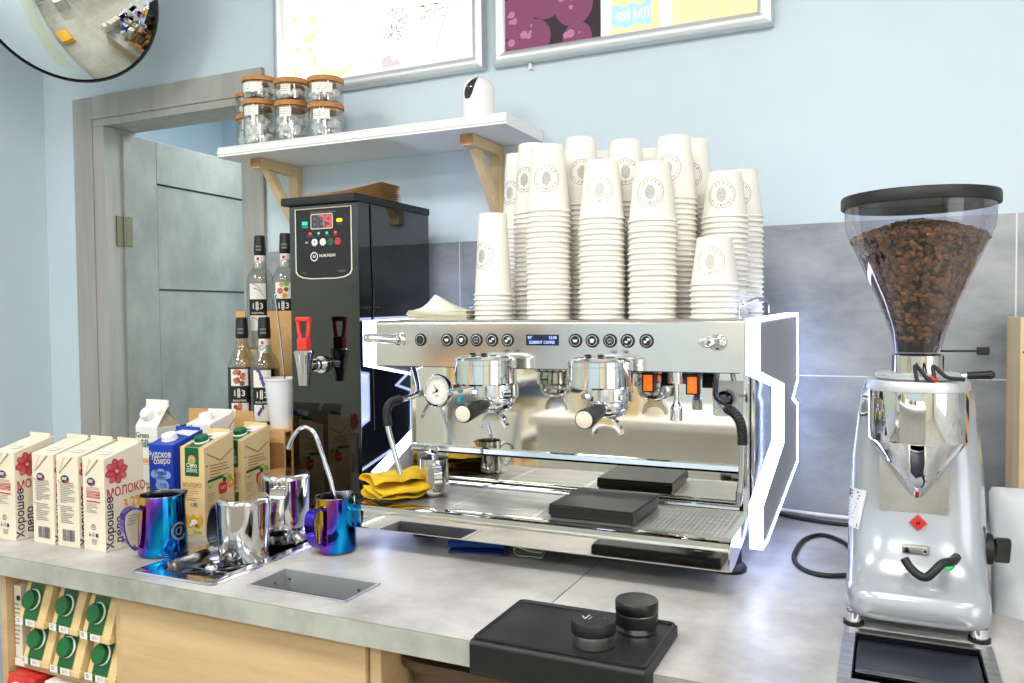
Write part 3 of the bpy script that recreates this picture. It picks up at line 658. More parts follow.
# ---------------------------------------------------------------- milk pitchers
def pitcher(name, label, loc, rot, r0, r1, h, m, group=None, flip=False, handle=True, logo=False, hang=0., hm=None):
    """open jug with spout towards local -x side and strap handle towards local +x"""
    t = thing(name, label, 'pitcher', loc, rot, group); n = 44; b = B()
    def P(z): return (h-z) if flip else z
    def rad(a, z, dr=0):
        u = z/h; r = r0+(r1-r0)*u**1.3+dr
        s_ = math.exp(-(((a-PI+PI) % (2*PI)-PI)/.38)**2) if False else math.exp(-((abs(((a+2*PI) % (2*PI))-PI))/.36)**2)
        return r+s_*.010*max(0, (u-.80)/.20)**1.5
    zs = [0, .003, .008]+[h*k/12 for k in range(1, 13)]; secs = []
    for i, z in enumerate(zs):
        k = {0: -.006, 1: -.002}.get(i, 0); secs.append([(rad(2*PI*j/n, z, k)*math.cos(2*PI*j/n), rad(2*PI*j/n, z, k)*math.sin(2*PI*j/n), P(z)) for j in range(n)])
    lip = [h+.0015]+[h*k/10 for k in range(10, 0, -1)]+[.004]; b.loft(secs, m, cap=False)
    b.add([(0, 0, P(0))]+secs[0], [(0, 1+(j+1) % n, 1+j) for j in range(n)], m)
    sec2 = []
    for i, z in enumerate(lip): sec2.append([(rad(2*PI*j/n, min(z, h), -.0006 if i == 0 else -.0013)*math.cos(2*PI*j/n), rad(2*PI*j/n, min(z, h), -.0006 if i == 0 else -.0013)*math.sin(2*PI*j/n), P(z)) for j in range(n)])
    b.loft([secs[-1]]+sec2, 'steel_dark' if not flip else 'steel', cap=False); b.add([(0, 0, P(.004))]+sec2[-1], [(0, 1+j, 1+(j+1) % n) for j in range(n)], 'steel_dark')
    b.build('jug_body', t, shift=ZERO)
    if handle:
        zt, zb = h*.80, h*(.16-hang); rt, rb = rad(0, zt), rad(0, h*.16)
        pts = [(rt-.002, 0, zt), (rt+.012, 0, zt+.006), (rt+.026, 0, zt+.001), (rt+.032, 0, zt-.012), (rt+.031, 0, (zt+zb)/2), (rt+.024, 0, zb+.014), (rb+.010, 0, zb+.001), (rb+.003, 0, zb+.003)]
        b = B(); C_ = catmull(pts, 5); vs = []; fs = []
        for i, p in enumerate(C_):
            tt = (C_[min(i+1, len(C_)-1)]-C_[max(i-1, 0)]).normalized(); nn = Vector((tt.z, 0, -tt.x)); hw = .0125*h/.118
            for (s1, s2) in ((-1, -1), (1, -1), (1, 1), (-1, 1)): vs.append((p.x+nn.x*s2*.0014, s1*hw, P(p.z+nn.z*s2*.0014)))
        for i in range(len(C_)-1):
            for j in range(4): fs.append((i*4+j, i*4+(j+1) % 4, i*4+4+(j+1) % 4, i*4+4+j))
        fs += [(0, 1, 2, 3), tuple(4*(len(C_)-1)+j for j in range(4))]
        b.add(vs, fs, hm or m); b.build('handle', t, shift=ZERO)
    if logo:
        b = B(); a = logo; rr = rad(a, h*.42)+.0009
        M_ = frame((rr*math.cos(a), rr*math.sin(a), h*.42), (-math.sin(a), math.cos(a), 0), (0, 0, 1))
        b.ring(0, 0, .0135, .018, 'grey_print', M_, .0, a0=.7, a1=2*PI-.5); b.ring(0, 0, .006, .008, 'grey_print', M_, .0); b.poly([(-.001, -.006), (.001, -.006), (.008, .008), (.005, .008)], 'grey_print', M_, .0)
        for v in b.bm.verts:
            p = M_.inverted() @ v.co; aa = a+p.x/rr; rz = rad(aa, h*.42+p.y)+.0006; v.co = Vector((rz*math.cos(aa), rz*math.sin(aa), h*.42+p.y))
        b.build('etched_emblem', t, shift=ZERO)
    return t
pitcher('milk_pitcher', 'larger rainbow coloured milk pitcher with crescent emblem beside the white carton', (-1.313, 1.166, .9), math.radians(247), .0475, .0415, .118, 'rainbow', logo=math.radians(112), hm='rainbow_handle')
pitcher('milk_pitcher', 'rainbow coloured milk pitcher in front of the espresso machine, thin metal pipe inside', (-1.004, 1.316, .9), math.radians(264), .0415, .0385, .110, 'rainbow', hm='rainbow_handle')
pitcher('milk_pitcher', 'shorter steel milk pitcher upside down on the rinser tray', (-1.160, 1.228, .8925), math.radians(183), .0525, .0475, .122, 'steel', flip=True, hm='steel_dark')
pitcher('milk_pitcher', 'tall steel milk pitcher upside down at the back of the rinser tray', (-1.178, 1.372, .8925), math.radians(-62), .0555, .051, .143, 'steel', flip=True, hang=.0)
pitcher('small_milk_pitcher', 'small steel milk pitcher beside the yellow cloth on the drip tray', (-.856, 1.455, .998), math.radians(-52), .031, .029, .075, 'steel')
# bent metal pipe leaning in the right rainbow pitcher
b = B(); b.tube([(-1.122, 1.318, 1.098), (-1.108, 1.319, 1.124), (-1.092, 1.32, 1.140), (-1.074, 1.322, 1.143), (-1.058, 1.324, 1.130), (-1.046, 1.325, 1.102), (-1.028, 1.328, 1.050), (-1.018, 1.33, 1.01), (-1.000, 1.332, .915)], .0043, 'chrome', 14, k=5)
one(b, 'bent_pipe', 'thin curved steel pipe standing in the right rainbow pitcher', 'steel pipe')

# ---------------------------------------------------------------- cardboard bottle display with four syrup bottles
t = wthing('bottle_display', 'brown cardboard stepped display holding the syrup bottles left of the black boiler', 'display box', (-1.46, 1.7, .9))
b = B(); X0, X1 = -1.648, -1.318
poly = [(X0, .9), (X0+.225, .9), (X0+.225, 1.06), (X0+.215, 1.135), (X0+.16, 1.135), (X0+.15, 1.09), (X0+.11, 1.09), (X0+.10, 1.135), (X0, 1.135)]
b.prism(poly, 1.555, 1.559, 'cardboard', 'y'); b.build('front_flap', t)
b = B(); b.box(X0+.228, X1, 1.535, 1.539, .9, 1.095, 'cardboard'); b.box(X0+.228, X0+.232, 1.539, 1.62, .9, 1.095, 'cardboard'); b.box(X0+.232, X1, 1.539, 1.62, 1.091, 1.095, 'cardboard')
b.box(X0+.2285, X0+.2315, 1.5335, 1.535, .93, .97, 'cardboard_dark'); b.box(X0+.2285, X0+.2315, 1.5335, 1.535, 1.02, 1.05, 'cardboard_dark')
b.poly([(X1-.04+.03*math.cos(a), 1.03+.035*math.sin(a)) for a in [PI/2+PI*i/12 for i in range(13)]]+[(X1, .995), (X1, 1.065)], 'cardboard_dark', frame((0, 1.535, 0), (1, 0, 0), (0, 0, 1)), .0012)
b.build('front_pocket', t)
b = B(); b.box(X0, X1, 1.56, 1.725, 1.046, 1.05, 'cardboard'); b.build('lower_tier', t)
def U(cx, w_, zb, zt, n=8): return [(cx+w_/2, zt)]+[(cx+w_/2*math.cos(-PI*i/n), zb+w_/2+w_/2*math.sin(-PI*i/n)) for i in range(n+1)]+[(cx-w_/2, zt)]
b = B(); pl = [(X0, 1.05), (X1, 1.05), (X1, 1.385)]+U(-1.575, .078, 1.262, 1.385)+U(-1.638+.01, .004, 1.37, 1.385)[:0]+[(X0, 1.385)]
b.prism(pl, 1.730, 1.734, 'cardboard', 'y'); b.build('riser', t)
b = B(); b.box(X0, X1, 1.735, 1.86, 1.276, 1.280, 'cardboard'); b.box(X0, X1, 1.86, 1.864, .9, 1.36, 'cardboard'); b.build('upper_tier', t)
b = B(); b.prism([(1.56, .9), (1.86, .9), (1.86, 1.34), (1.735, 1.34), (1.70, 1.14), (1.56, 1.12)], X1, X1+.003, 'cardboard', 'x'); b.build('side_wall', t)
b = B(); b.prism([(1.56, .9), (1.86, .9), (1.86, 1.30), (1.80, 1.10), (1.56, 1.08)], X0-.004, X0-.001, 'cardboard', 'x'); b.build('side_wall', t)

def bottle(label, loc, liquid, art, dark):
    t = thing('syrup_bottle', label, 'bottle', loc, math.radians(34), 'syrup bottles in the cardboard display'); R_ = .0375
    b = B(); prof = [(0, .002), (R_-.004, 0), (R_, .005), (R_, .186), (R_*.96, .198), (R_*.80, .212), (R_*.55, .226), (.0160, .242), (.0138, .256), (.0135, .285)]
    b.lathe(prof, 'bottle_glass', 40); b.build('glass', t)
    if liquid:
        b = B(); b.lathe([(0, .004), (R_-.003, .004), (R_-.002, .008), (R_-.002, .184), (0, .184)], 'syrup_'+liquid, 36); b.build('syrup', t)
    b = B(); n = 20
    def band(z0, z1, m, a0, a1, r=R_+.0006):
        vs = [(r*math.cos(a0+(a1-a0)*i/n), r*math.sin(a0+(a1-a0)*i/n), z) for z in (z0, z1) for i in range(n+1)]
        b.add(vs, [(i, i+1, n+2+i, n+1+i) for i in range(n)], m)
    c = -PI/2-.10
    if dark: band(.02, .186, 'black_matte', c-1.3, c+2.0, R_+.0003)
    band(.137, .182, 'label_white', c-.62, c+.62); band(.050, .094, 'label_white', c-.62, c+.62)
    band(.093, .138, 'black_matte', c-.66, c+.66, R_+.0009)
    def wrap(fn):
        k = B(); fn(k)
        for v in k.bm.verts:
            p = v.co; r = R_+.0013+p.z; v.co = Vector((r*math.cos(c+p.x/R_), r*math.sin(c+p.x/R_), p.y+.043))
        for f in k.bm.faces: pass
        k.bm.verts.index_update(); vs = [v.co.copy() for v in k.bm.verts]
        for f in k.bm.faces: b.add([vs[v.index] for v in f.verts], [list(range(len(f.verts)))], k.ms[f.material_index])
        k.bm.free()
    def art_(k):
        k.text('1', -.0115, .075, .022, 'label_white', None, 0); k.text('8', -.001, .081, .018, 'label_white', None, 0); k.text('8', -.001, .070, .018, 'label_white', None, 0); k.text('3', .0105, .075, .022, 'label_white', None, 0)
        k.text('ROUTIN', 0, .056, .007, 'label_white', None, 0, sx=1.3)
        q = random.Random(len(art)+int(loc[0]*100))
        if art == 'cookie':
            for i in range(14): k.disc(q.uniform(-.012, .012), .102+.0025*i, q.uniform(.004, .007), ('cookie_ink', 'cookie_ink2')[i % 2], None, .0002+.00002*i, n=12)
            for i in range(6): k.disc(q.uniform(-.010, .004), .024+.004*i, .006, ('cookie_ink', 'cookie_ink2')[i % 2], None, .0002+.00002*i, n=12)
        if art == 'lavender':
            for i in range(26): k.disc(-.008+.0006*i+q.uniform(-.003, .003), .138-.0015*i, .0028, 'lavender_ink', None, .0002+.00002*i, ry=.004, n=8)
            for i in range(12): k.disc(.004-.0012*i+q.uniform(-.002, .002), .047-.002*i, .0028, 'lavender_ink', None, .0002+.00002*i, ry=.004, n=8)
        if art == 'vanilla':
            for x0, y0 in ((-.014, .138), (-.010, .126), (-.016, .044)):
                k.add([(x0+.026*u+.0, y0-.02*u*u+d_, .0004) for u in (0, .25, .5, .75, 1) for d_ in (-.0014, .0014)], [(2*i, 2*i+1, 2*i+3, 2*i+2) for i in range(4)], 'cookie_ink2')
        if art == 'nut':
            for i, (x, y, r, m_) in enumerate(((-.004, .133, .006, 'ink_orange'), (.008, .136, .007, 'leaf'), (-.008, .116, .0085, 'cookie_ink2'), (.008, .120, .006, 'cookie_ink'), (.004, .103, .007, 'ink_orange'), (.0, .038, .007, 'cookie_ink'))): k.disc(x, y, r, m_, None, .0002+.00003*i, n=16)
    wrap(art_); b.build('label', t)
    b = B(); b.lathe([(.0150, .262), (.0165, .268), (.0165, .285), (.0160, .286), (.0150, .312), (.0135, .318), (0, .318)], 'black_matte', 28)
    for z in (.275, .284): band(z, z+.005, 'grey_print', c-.5, c+.5, .0167)
    b.build('cap', t)
    if not dark or art in ('vanilla', 'nut'):
        b = B(); b.lathe([(.0150, .225), (.0162, .232), (.0145, .262)], 'label_white', 28); band(.248, .256, 'red', c-.4, c+.1, .0160); b.build('neck_collar', t)
    return t
mat('syrup_dark', '1d0f0c', .2); mat('syrup_mid', '2a1a1e', .2)
bottle('nearly black syrup bottle with brown nut picture, front left of the display', (-1.566, 1.665, 1.0505), 'dark', 'cookie', True)
bottle('syrup bottle with purple lavender label, front right of the display', (-1.476, 1.650, 1.0505), 'mid', 'lavender', False)
bottle('clear syrup bottle with pale vanilla pods label, back left and raised', (-1.618, 1.797, 1.2805), '', 'vanilla', False)
bottle('clear syrup bottle with hazelnut and green leaf label, half hidden by the boiler', (-1.512, 1.780, 1.2805), '', 'nut', False)

# white plastic cup with a stirring rod, against the boiler
t = wthing('plastic_cup', 'white tapered plastic cup on the cardboard pocket beside the boiler', 'cup', (-1.358, 1.578, 1.096))
b = B(); b.lathe([(0, 0), (.028, 0), (.0295, .003), (.042, .118), (.0445, .119), (.0445, .1235), (.0415, .1235), (.028, .006), (0, .005)], 'plastic_white', 40, T(-1.358, 1.578, 1.0955)); b.build('cup_body', t)
t2 = wthing('stirring_rod', 'thin steel rod leaning in the white plastic cup', 'rod', (-1.358, 1.578, 1.102))
b = B(); b.tube([(-1.345, 1.585, 1.104), (-1.356, 1.575, 1.30), (-1.366, 1.568, 1.42)], .0022, 'chrome_soft', 8, k=3); b.sphere((-1.366, 1.568, 1.422), .0035, 'chrome_soft', n=8); b.build('rod', t2)

# ---------------------------------------------------------------- black water boiler
HX0, HX1, HY0, HY1 = -1.305, -1.106, 1.55, 1.868
t = wthing('water_boiler', 'tall glossy black water boiler with digital display showing 79', 'water boiler', (-1.205, 1.7, .9))
b = B(); b.box(HX0, HX1, HY0+.002, HY1, .915, 1.632, 'black_gloss', .0015); b.build('casing', t)
b = B(); b.box(HX0-.012, HX1+.002, HY0-.014, HY1+.002, 1.632, 1.650, 'black_matte', .002); b.build('lid', t)
b = B()
for x in (HX0+.02, HX1-.02):
    for y in (HY0+.03, HY1-.03): b.cyl((x, y, .9), (x, y, .916), .012, 'black_matte')
b.build('feet', t)
F = front(-1.2055, HY0+.0018, 0)
b = B(); w_ = .082; pl = [(w_, 1.624), (-w_, 1.624), (-w_, 1.475)]+[(-w_+.045*(1-math.cos(a)), 1.475-.018*math.sin(a)) for a in (0.5, 1.0, PI/2)]+[(w_-.045*(1-math.cos(a)), 1.475-.018*math.sin(a)) for a in (PI/2, 1.0, .5)]+[(w_, 1.475)]
b.poly(pl, 'cream_card', F, .0006); b.poly([(p[0]*.963, 1.5425+(p[1]-1.5425)*.972) for p in pl], 'black_matte', F, .0009)
b.text('ТЕРМОКИПЯТИЛЬНИК', 0, 1.613, .0065, 'grey_print', F, .0012, sx=1.05)
b.poly(rrect(.064, .036, .004, 3, -.003, 1.592), 'cream_card', F, .0012); b.poly(rrect(.060, .032, .003, 3, -.003, 1.592), 'grey_plastic', F, .0014)
SEG = {'a': (-.0055, .011, .0055, .013), 'b': (.0052, .001, .0075, .012), 'c': (.0052, -.012, .0075, -.001), 'd': (-.0055, -.013, .0055, -.011), 'e': (-.0075, -.012, -.0052, -.001), 'f': (-.0075, .001, -.0052, .012), 'g': (-.0055, -.001, .0055, .001)}
for cx, on in ((-.0225, ''), (-.003, 'abc'), (.0165, 'abcdfg')):
    for k, r_ in SEG.items(): b.rect(cx+r_[0], 1.592+r_[1], cx+r_[2], 1.592+r_[3], 'red_lit' if k in on else 'black', F, .0016)
b.build('control_panel', t)
b = B()
b.poly(rrect(.017, .009, .003, 3, -.052, 1.589), 'teal_lit', F, .0014); b.poly(rrect(.017, .008, .003, 3, .048, 1.592), 'yellow_lit', F, .0014); b.text('POWER', -.052, 1.580, .005, 'teal_lit', F, .0014); b.text('WATER', .048, 1.583, .004, 'grey_print', F, .0014)
for i, (x, m_) in enumerate(((-.037, 'red_lit'), (-.012, 'teal_lit'), (.012, 'teal_lit'), (.036, 'red_lit'))):
    b.disc(x, 1.5645, .004, m_, F, .0014, ry=.003, n=12); b.text(('HEATING', 'FULL', 'WATER', 'KEEP')[i], x, 1.558, .0045, 'grey_print', F, .0014)
b.text('SET', -.047, 1.5435, .006, 'label_white', F, .0014)
b.build('indicator_lights', t)
b = B()
for i, (x, m_, s_) in enumerate(((-.024, 'label_white', '+'), (.0, 'label_white', '-'), (.022, 'green_card', ''), (.043, 'ink_red', ''))):
    b.lathe([(.0085, 0), (.0085, .001), (0, .0012)], m_, 24, F @ T(x, 1.5435, .001))
    if s_: b.text(s_, x, 1.5435, .012, 'black', F, .0024)
b.build('button', t)
b = B(); b.ring(-.026, 1.510, .0085, .011, 'label_white', F, .0012); b.text('N', -.026, 1.510, .011, 'label_white', F, .0012); b.text('NURUNSAN', .012, 1.5115, .0095, 'label_white', F, .0012, sx=.9)
b.text('220-240V', -.055, 1.472, .004, 'grey_print', F, .0012); b.text('3000W', .053, 1.474, .007, 'grey_print', F, .0012); b.build('emblem', t)
# tap
tx, ty, tz = -1.213, 1.55, 1.256
b = B(); b.cyl((tx, ty, tz), (tx, ty-.006, tz), .020, 'chrome'); b.cyl((tx, ty-.006, tz), (tx, ty-.05, tz), .0125, 'chrome'); b.cyl((tx, ty-.018, tz), (tx, ty-.026, tz), .0155, 'chrome', 8)
yy = ty-.065; b.lathe([(0, .036), (.021, .036), (.0235, .032), (.022, .026), (.0165, -.008), (.013, -.038), (.0125, -.044), (.010, -.044), (.010, -.02), (0, -.02)], 'chrome', 32, T(tx, yy, tz)); b.build('tap_body', t)
b = B(); G = front(tx, yy+.008, tz+.036)
outer = [(-.0125, 0), (.0125, 0), (.0145, .026), (.018, .062), (.020, .070), (.018, .078), (-.018, .078), (-.020, .070), (-.018, .062), (-.0145, .026)]
inner = [(-.006, .030), (.006, .030), (.0115, .045), (.013, .063), (-.013, .063), (-.0115, .045)]
def rod(p, q, w1, th): b.box(-w1, w1, -th, th, 0, (Vector(q)-Vector(p)).length, 'red_tap', .001, align(p, q))
b.box(-.0135, .0135, -.009, .009, 0, .028, 'red_tap', .002, T(tx, yy, tz+.036)); 
for s_ in (-1, 1): b.tube([(tx+s_*.009, yy, tz+.062), (tx+s_*.0135, yy, tz+.080), (tx+s_*.0155, yy, tz+.105)], .0048, 'red_tap', 10, k=3)
b.box(tx-.020, tx+.020, yy-.007, yy+.007, tz+.101, tz+.113, 'red_tap', .004); b.build('tap_lever', t)
b = B(); b.tube([(HX1+.0018, 1.60, 1.63), (HX1+.0018, 1.603, 1.5), (HX1+.0018, 1.607, 1.42), (HX1+.0018, 1.60, 1.30), (HX1+.0018, 1.602, 1.1)], .0016, 'black_matte', 8, k=4); b.build('cable', t)

# kraft paper sleeves on the boiler
for i in range(9):
    b = B(); vs = []; n = 12; L_ = .170-.003*i; y0 = 1.542+.003*i
    for k in range(n+1):
        u = k/n; zc = 1.6505+.0011*i+u**1.5*.0042*i
        for j, y in enumerate((y0, y0+.085)): vs.append((-1.256+L_*u*.92+.0004*i*math.sin(i), y+.10*u, zc+.0010)); 
    for k in range(n+1):
        u = k/n; zc = 1.6505+.0011*i+u**1.5*.0042*i
        for y in (y0, y0+.085): vs.append((-1.256+L_*u*.92+.0004*i*math.sin(i), y+.10*u, zc+.0002))
    m_ = 2*(n+1); fs = []
    for k in range(n): fs += [(2*k, 2*k+1, 2*k+3, 2*k+2), (m_+2*k, m_+2*k+2, m_+2*k+3, m_+2*k+1), (2*k, 2*k+2, m_+2*k+2, m_+2*k), (2*k+1, m_+2*k+1, m_+2*k+3, 2*k+3)]
    fs += [(0, m_, m_+1, 1), (2*n, 2*n+1, m_+2*n+1, m_+2*n)]
    b.add(vs, fs, 'kraft')
    one(b, 'paper_sleeve', 'brown kraft paper sleeve, %s in the fanned pile on the boiler' % ('topmost', 'second from top', 'third from top', 'fourth from top', 'fifth from top', 'fourth from bottom', 'third from bottom', 'second from bottom', 'bottommost')[8-i], 'paper sleeve', 'kraft paper sleeves on the boiler')

# ============================================================ ESPRESSO MACHINE
YP = 1.44; ML, MR = -.985, -.226; YM = 1.585      # front panel plane, sides, mirror plane
t = wthing('espresso_machine', 'large polished steel two group espresso machine with glowing white side wings', 'espresso machine', (-.6, 1.6, .9))
b = B(); b.box(ML+.012, MR-.012, YM+.002, 1.85, .955, 1.342, 'steel_front'); b.box(ML+.012, MR-.012, YP+.018, YM+.001, 1.262, 1.342, 'steel_dark'); b.build('body', t)
b = B(); b.prism([(YP, 1.265), (YP, 1.350), (YP+.004, 1.357), (YP+.010, 1.3595), (YP+.024, 1.3595), (YP+.024, 1.345), (YP+.016, 1.340), (YP+.016, 1.265)], ML, MR, 'steel_front', 'x'); b.build('front_panel', t)
b = B(); b.box(ML+.002, MR-.002, YP+.026, 1.85, 1.343, 1.3575, 'steel'); b.build('cup_warmer_top', t)
b = B(); b.box(ML+.004, MR-.022, YM-.003, YM, 1.079, 1.262, 'steel_panel'); b.box(ML+.004, MR-.022, YM-.001, YM+.001, .994, 1.062, 'steel_panel'); b.build('mirror_splash', t)
b = B(); b.prism([(YM-.012, 1.063), (YM-.016, 1.068), (YM-.014, 1.077), (YM-.003, 1.079), (YM, 1.079), (YM, 1.062)], ML+.004, MR-.020, 'chrome', 'x'); b.build('trim_bar', t)
b = B(); b.box(MR-.021, MR-.012, YM-.03, YM+.02, .99, 1.262, 'steel', .001); b.build('side_post', t)
b = B(); b.box(MR-.011, MR-.004, YM+.0, 1.80, .97, 1.262, 'steel', .001); b.build('side_post', t)
b = B(); b.box(ML+.0, ML+.004, YM-.01, 1.80, .97, 1.262, 'steel'); b.build('side_post', t)
# drip tray
TL, TR = -.967, -.234; YT = 1.325
b = B(); b.prism([(YT+.006, .9485), (YT+.001, .9495), (YT, .9515), (YT, .9805), (YT+.002, .987), (YT+.008, .9935), (YT+.018, .9965), (YT+.034, .9965), (YT+.034, .985), (YM+.02, .985), (YM+.02, .972), (YT+.14, .970), (YT+.05, .950)], TL, TR, 'steel_panel', 'x')
b.box(TL, TL+.012, YT+.034, YM, .985, .9965, 'steel'); b.box(TR-.010, TR, YT+.034, YM, .985, .9965, 'steel'); b.build('drip_tray', t, ang=24)
for x0, x1 in ((TL-.004, TL-.0015), (TR+.0005, TR+.003)):
    b = B(); b.prism([(YT+.012, .947), (YT-.001, .951), (YT-.002, .98), (YT+.004, .992), (YT+.02, .999), (YM, .999), (YM, .972), (YT+.14, .968), (YT+.05, .948)], x0, x1, 'steel', 'x'); b.build('tray_end_plate', t)
b = B(); b.box(TL+.012, TR-.010, YT+.034, YM-.004, .9852, .9868, 'sink_dark'); b.build('tray_basin', t)
b = B(); gx0, gx1, gy0, gy1 = TL+.014, TR-.012, YT+.036, YM-.034
n = 84
for i in range(n+1):
    x = gx0+(gx1-gx0)*i/n; b.box(x-.0026, x+.0026, gy0, gy1, .9935, .9962, 'steel_brushed')
for j in range(27):
    y = gy0+(gy1-gy0)*j/26; b.box(gx0, gx1, y-.0024, y+.0024, .9932, .9966, 'steel_brushed')
for x in (gx0+.18, gx0+.36, gx0+.55): b.box(x-.004, x+.004, gy0, gy1, .9935, .9968, 'steel_brushed')
b.build('drip_grate', t)
b = B(); b.tube([(TL+.02, YM-.024, .999), (TR-.02, YM-.024, .999)], .006, 'chrome', 12); b.build('grate_rail', t)
b = B(); b.text('A.SIEGA', TL+.085, YT+.014, .008, 'ink_grey', frame((0, 0, .9972), (1, 0, 0), (0, 1, 0)), 0) if False else None
b.box(TL+.30, TL+.30, YT, YT, 1, 1, 'rubber') if False else None
for x, y in ((-.262, 1.50), (-.905, 1.50), (-.262, 1.80), (-.905, 1.80)):
    f = B(); f.lathe([(0, 0), (.030, 0), (.031, .006), (.028, .011), (.022, .016), (.018, .075), (0, .075)], 'black_matte', 28, T(x, y, .9)); f.build('foot', t)
# groups
for gx in (-.7035, -.473):
    GY = 1.395; M_ = T(gx, GY, 0)
    b = B(); b.lathe([(0, 1.294), (.03, 1.2932), (.048, 1.2905), (.057, 1.2865), (.0592, 1.284), (.0592, 1.2765), (.0585, 1.276), (.0585, 1.2745), (.0595, 1.274), (.0595, 1.240), (.058, 1.237), (0, 1.237)], 'chrome', 56, M_); b.build('group_cap', t, ang=22)
    b = B()
    for dx in (-.012, .012): b.sphere((gx+dx, GY-.030, 1.2955), .007, 'black', (1, .7, .35), n=10)
    b.build('cap_screw', t)
    gx += .0075; GY = 1.425; M_ = T(gx, GY, 0)
    b = B(); b.lathe([(0, 1.238), (.043, 1.238), (.044, 1.212), (.042, 1.209), (0, 1.209)], 'chrome', 48, M_)
    for a in (-2.4, -.7): b.box(.040, .052, -.009, .009, 1.214, 1.226, 'chrome', .002, M_ @ RZ(a))
    b.build('group_head', t, ang=25)
    p = B(); p.lathe([(0, 1.209), (.036, 1.209), (.037, 1.203), (.035, 1.194), (.030, 1.186), (.012, 1.178), (0, 1.177)], 'chrome', 48, M_)
    hd = Vector((.002, -.142, -.011)); hs = Vector((gx, GY, 1.203)); u = hd.normalized()
    p.cyl(hs+u*.034, hs+u*.055, .008, 'chrome', 16, .007); pf = p.build('portafilter', t)
    b = B(); A_ = align(hs+u*.048, hs+u*.142); L_ = .094; b.lathe([(0, 0), (.009, 0), (.0115, .010), (.0140, .035), (.0168, .075), (.0176, L_-.006), (.0165, L_), (0, L_)], 'dark_grey', 36, A_); b.build('handle', pf, shift=abs_loc(t))
    b = B(); b.lathe([(.0146, L_+.0002), (.0146, L_+.0012), (.012, L_+.0025), (0, L_+.003)], 'cream_card', 36, A_); b.build('handle_cap', pf, shift=abs_loc(t))
    b = B(); sx = gx+.0; sy = GY-.01
    b.cyl((sx, sy, 1.186), (sx, sy, 1.168), .009, 'chrome', 20)
    out = [(.0285*math.cos(a)*1.0, .0340*math.sin(a)) for a in [PI*i/16 for i in range(17)]]; inn = [(.0225*math.cos(a), .0170*math.sin(a)) for a in [PI*(16-i)/16 for i in range(17)]]
    b.prism([(sx+q_[0], 1.1480+q_[1]) for q_ in out+inn], sy-.010, sy+.010, 'chrome', 'y', bev=.0015); b.build('spout', pf, shift=abs_loc(t))
# buttons and display
def icon(b, F, x, z, k):
    if k == 0: b.poly([(x-.005, z+.002), (x+.005, z+.002), (x+.003, z-.003), (x-.003, z-.003)], 'label_white', F, .0038)
    elif k == 1: b.poly([(x-.004, z+.0035), (x+.005, z+.0035), (x+.003, z-.004), (x-.003, z-.004)], 'label_white', F, .0038)
    elif k == 2:
        for j in range(8):
            a = j*PI/4; b.poly([(x+.0015*math.cos(a), z+.0015*math.sin(a)), (x+.005*math.cos(a-.15), z+.005*math.sin(a-.15)), (x+.005*math.cos(a+.15), z+.005*math.sin(a+.15))], 'label_white', F, .0038)
    elif k in (3, 4):
        for dx, dz in ((-.002, -.002), (.003, .0025)): b.poly([(x+dx-.0035, z+dz+.0015+.001*(k == 4)), (x+dx+.0035, z+dz+.0015+.001*(k == 4)), (x+dx+.002, z+dz-.002), (x+dx-.002, z+dz-.002)], 'label_white', F, .0038)
    else: b.ring(x, z, .002, .003, 'grey_print', F, .0038)
F = front(0, YP, 0)
for i, (x, k) in enumerate(((-.875, 5), (-.8125, 0), (-.779, 1), (-.7455, 2), (-.711, 3), (-.677, 4), (-.536, 0), (-.5025, 1), (-.468, 2), (-.4345, 3), (-.399, 4))):
    b = B(); z = 1.3195; M_ = F @ T(x, z, 0)
    b.lathe([(.0132, 0), (.0132, .002), (.0125, .003), (.0105, .0032), (.0100, .0025)], 'black', 28, M_); b.lathe([(.0100, .0025), (.0100, .0033), (.0088, .0035)], 'chrome', 28, M_)
    b.lathe([(.0088, .0035), (.008, .0028), (0, .0030)], 'black_matte', 28, M_); icon(b, F, x, z, k); b.build('button', t)
b = B(); b.rect(-.638, 1.3095, -.570, 1.3305, 'black', F, .0006); b.rect(-.636, 1.311, -.572, 1.329, 'lcd', F, .0009)
b.text('93°', -.629, 1.3245, .0075, 'lcd_text', F, .0012); b.text('12:38', -.5825, 1.3245, .0075, 'lcd_text', F, .0012); b.text('ELEMENT COFFEE', -.6045, 1.3155, .0078, 'lcd_text', F, .0012, sx=.86); b.build('display', t)
# steam levers
for nm, base, tip in (('l', (-.916, YP, 1.3195), (-.972, 1.375, 1.325)), ('r', (-.269, YP, 1.317), (-.285, 1.372, 1.321))):
    b = B(); A_ = align(base, tip); L_ = (Vector(tip)-Vector(base)).length
    b.lathe([(0, 0), (.0135, 0), (.014, .006), (.0125, .010)], 'chrome', 28, A_); b.lathe([(.0125, .010), (.0135, .012), (.0135, .018), (.010, .02)], 'chrome', 28, A_)
    b.lathe([(.010, .02), (.0105, .04), (.0100, L_-.012), (.0075, L_-.002), (0, L_)], 'chrome', 28, A_)
    b.build('steam_lever', t)
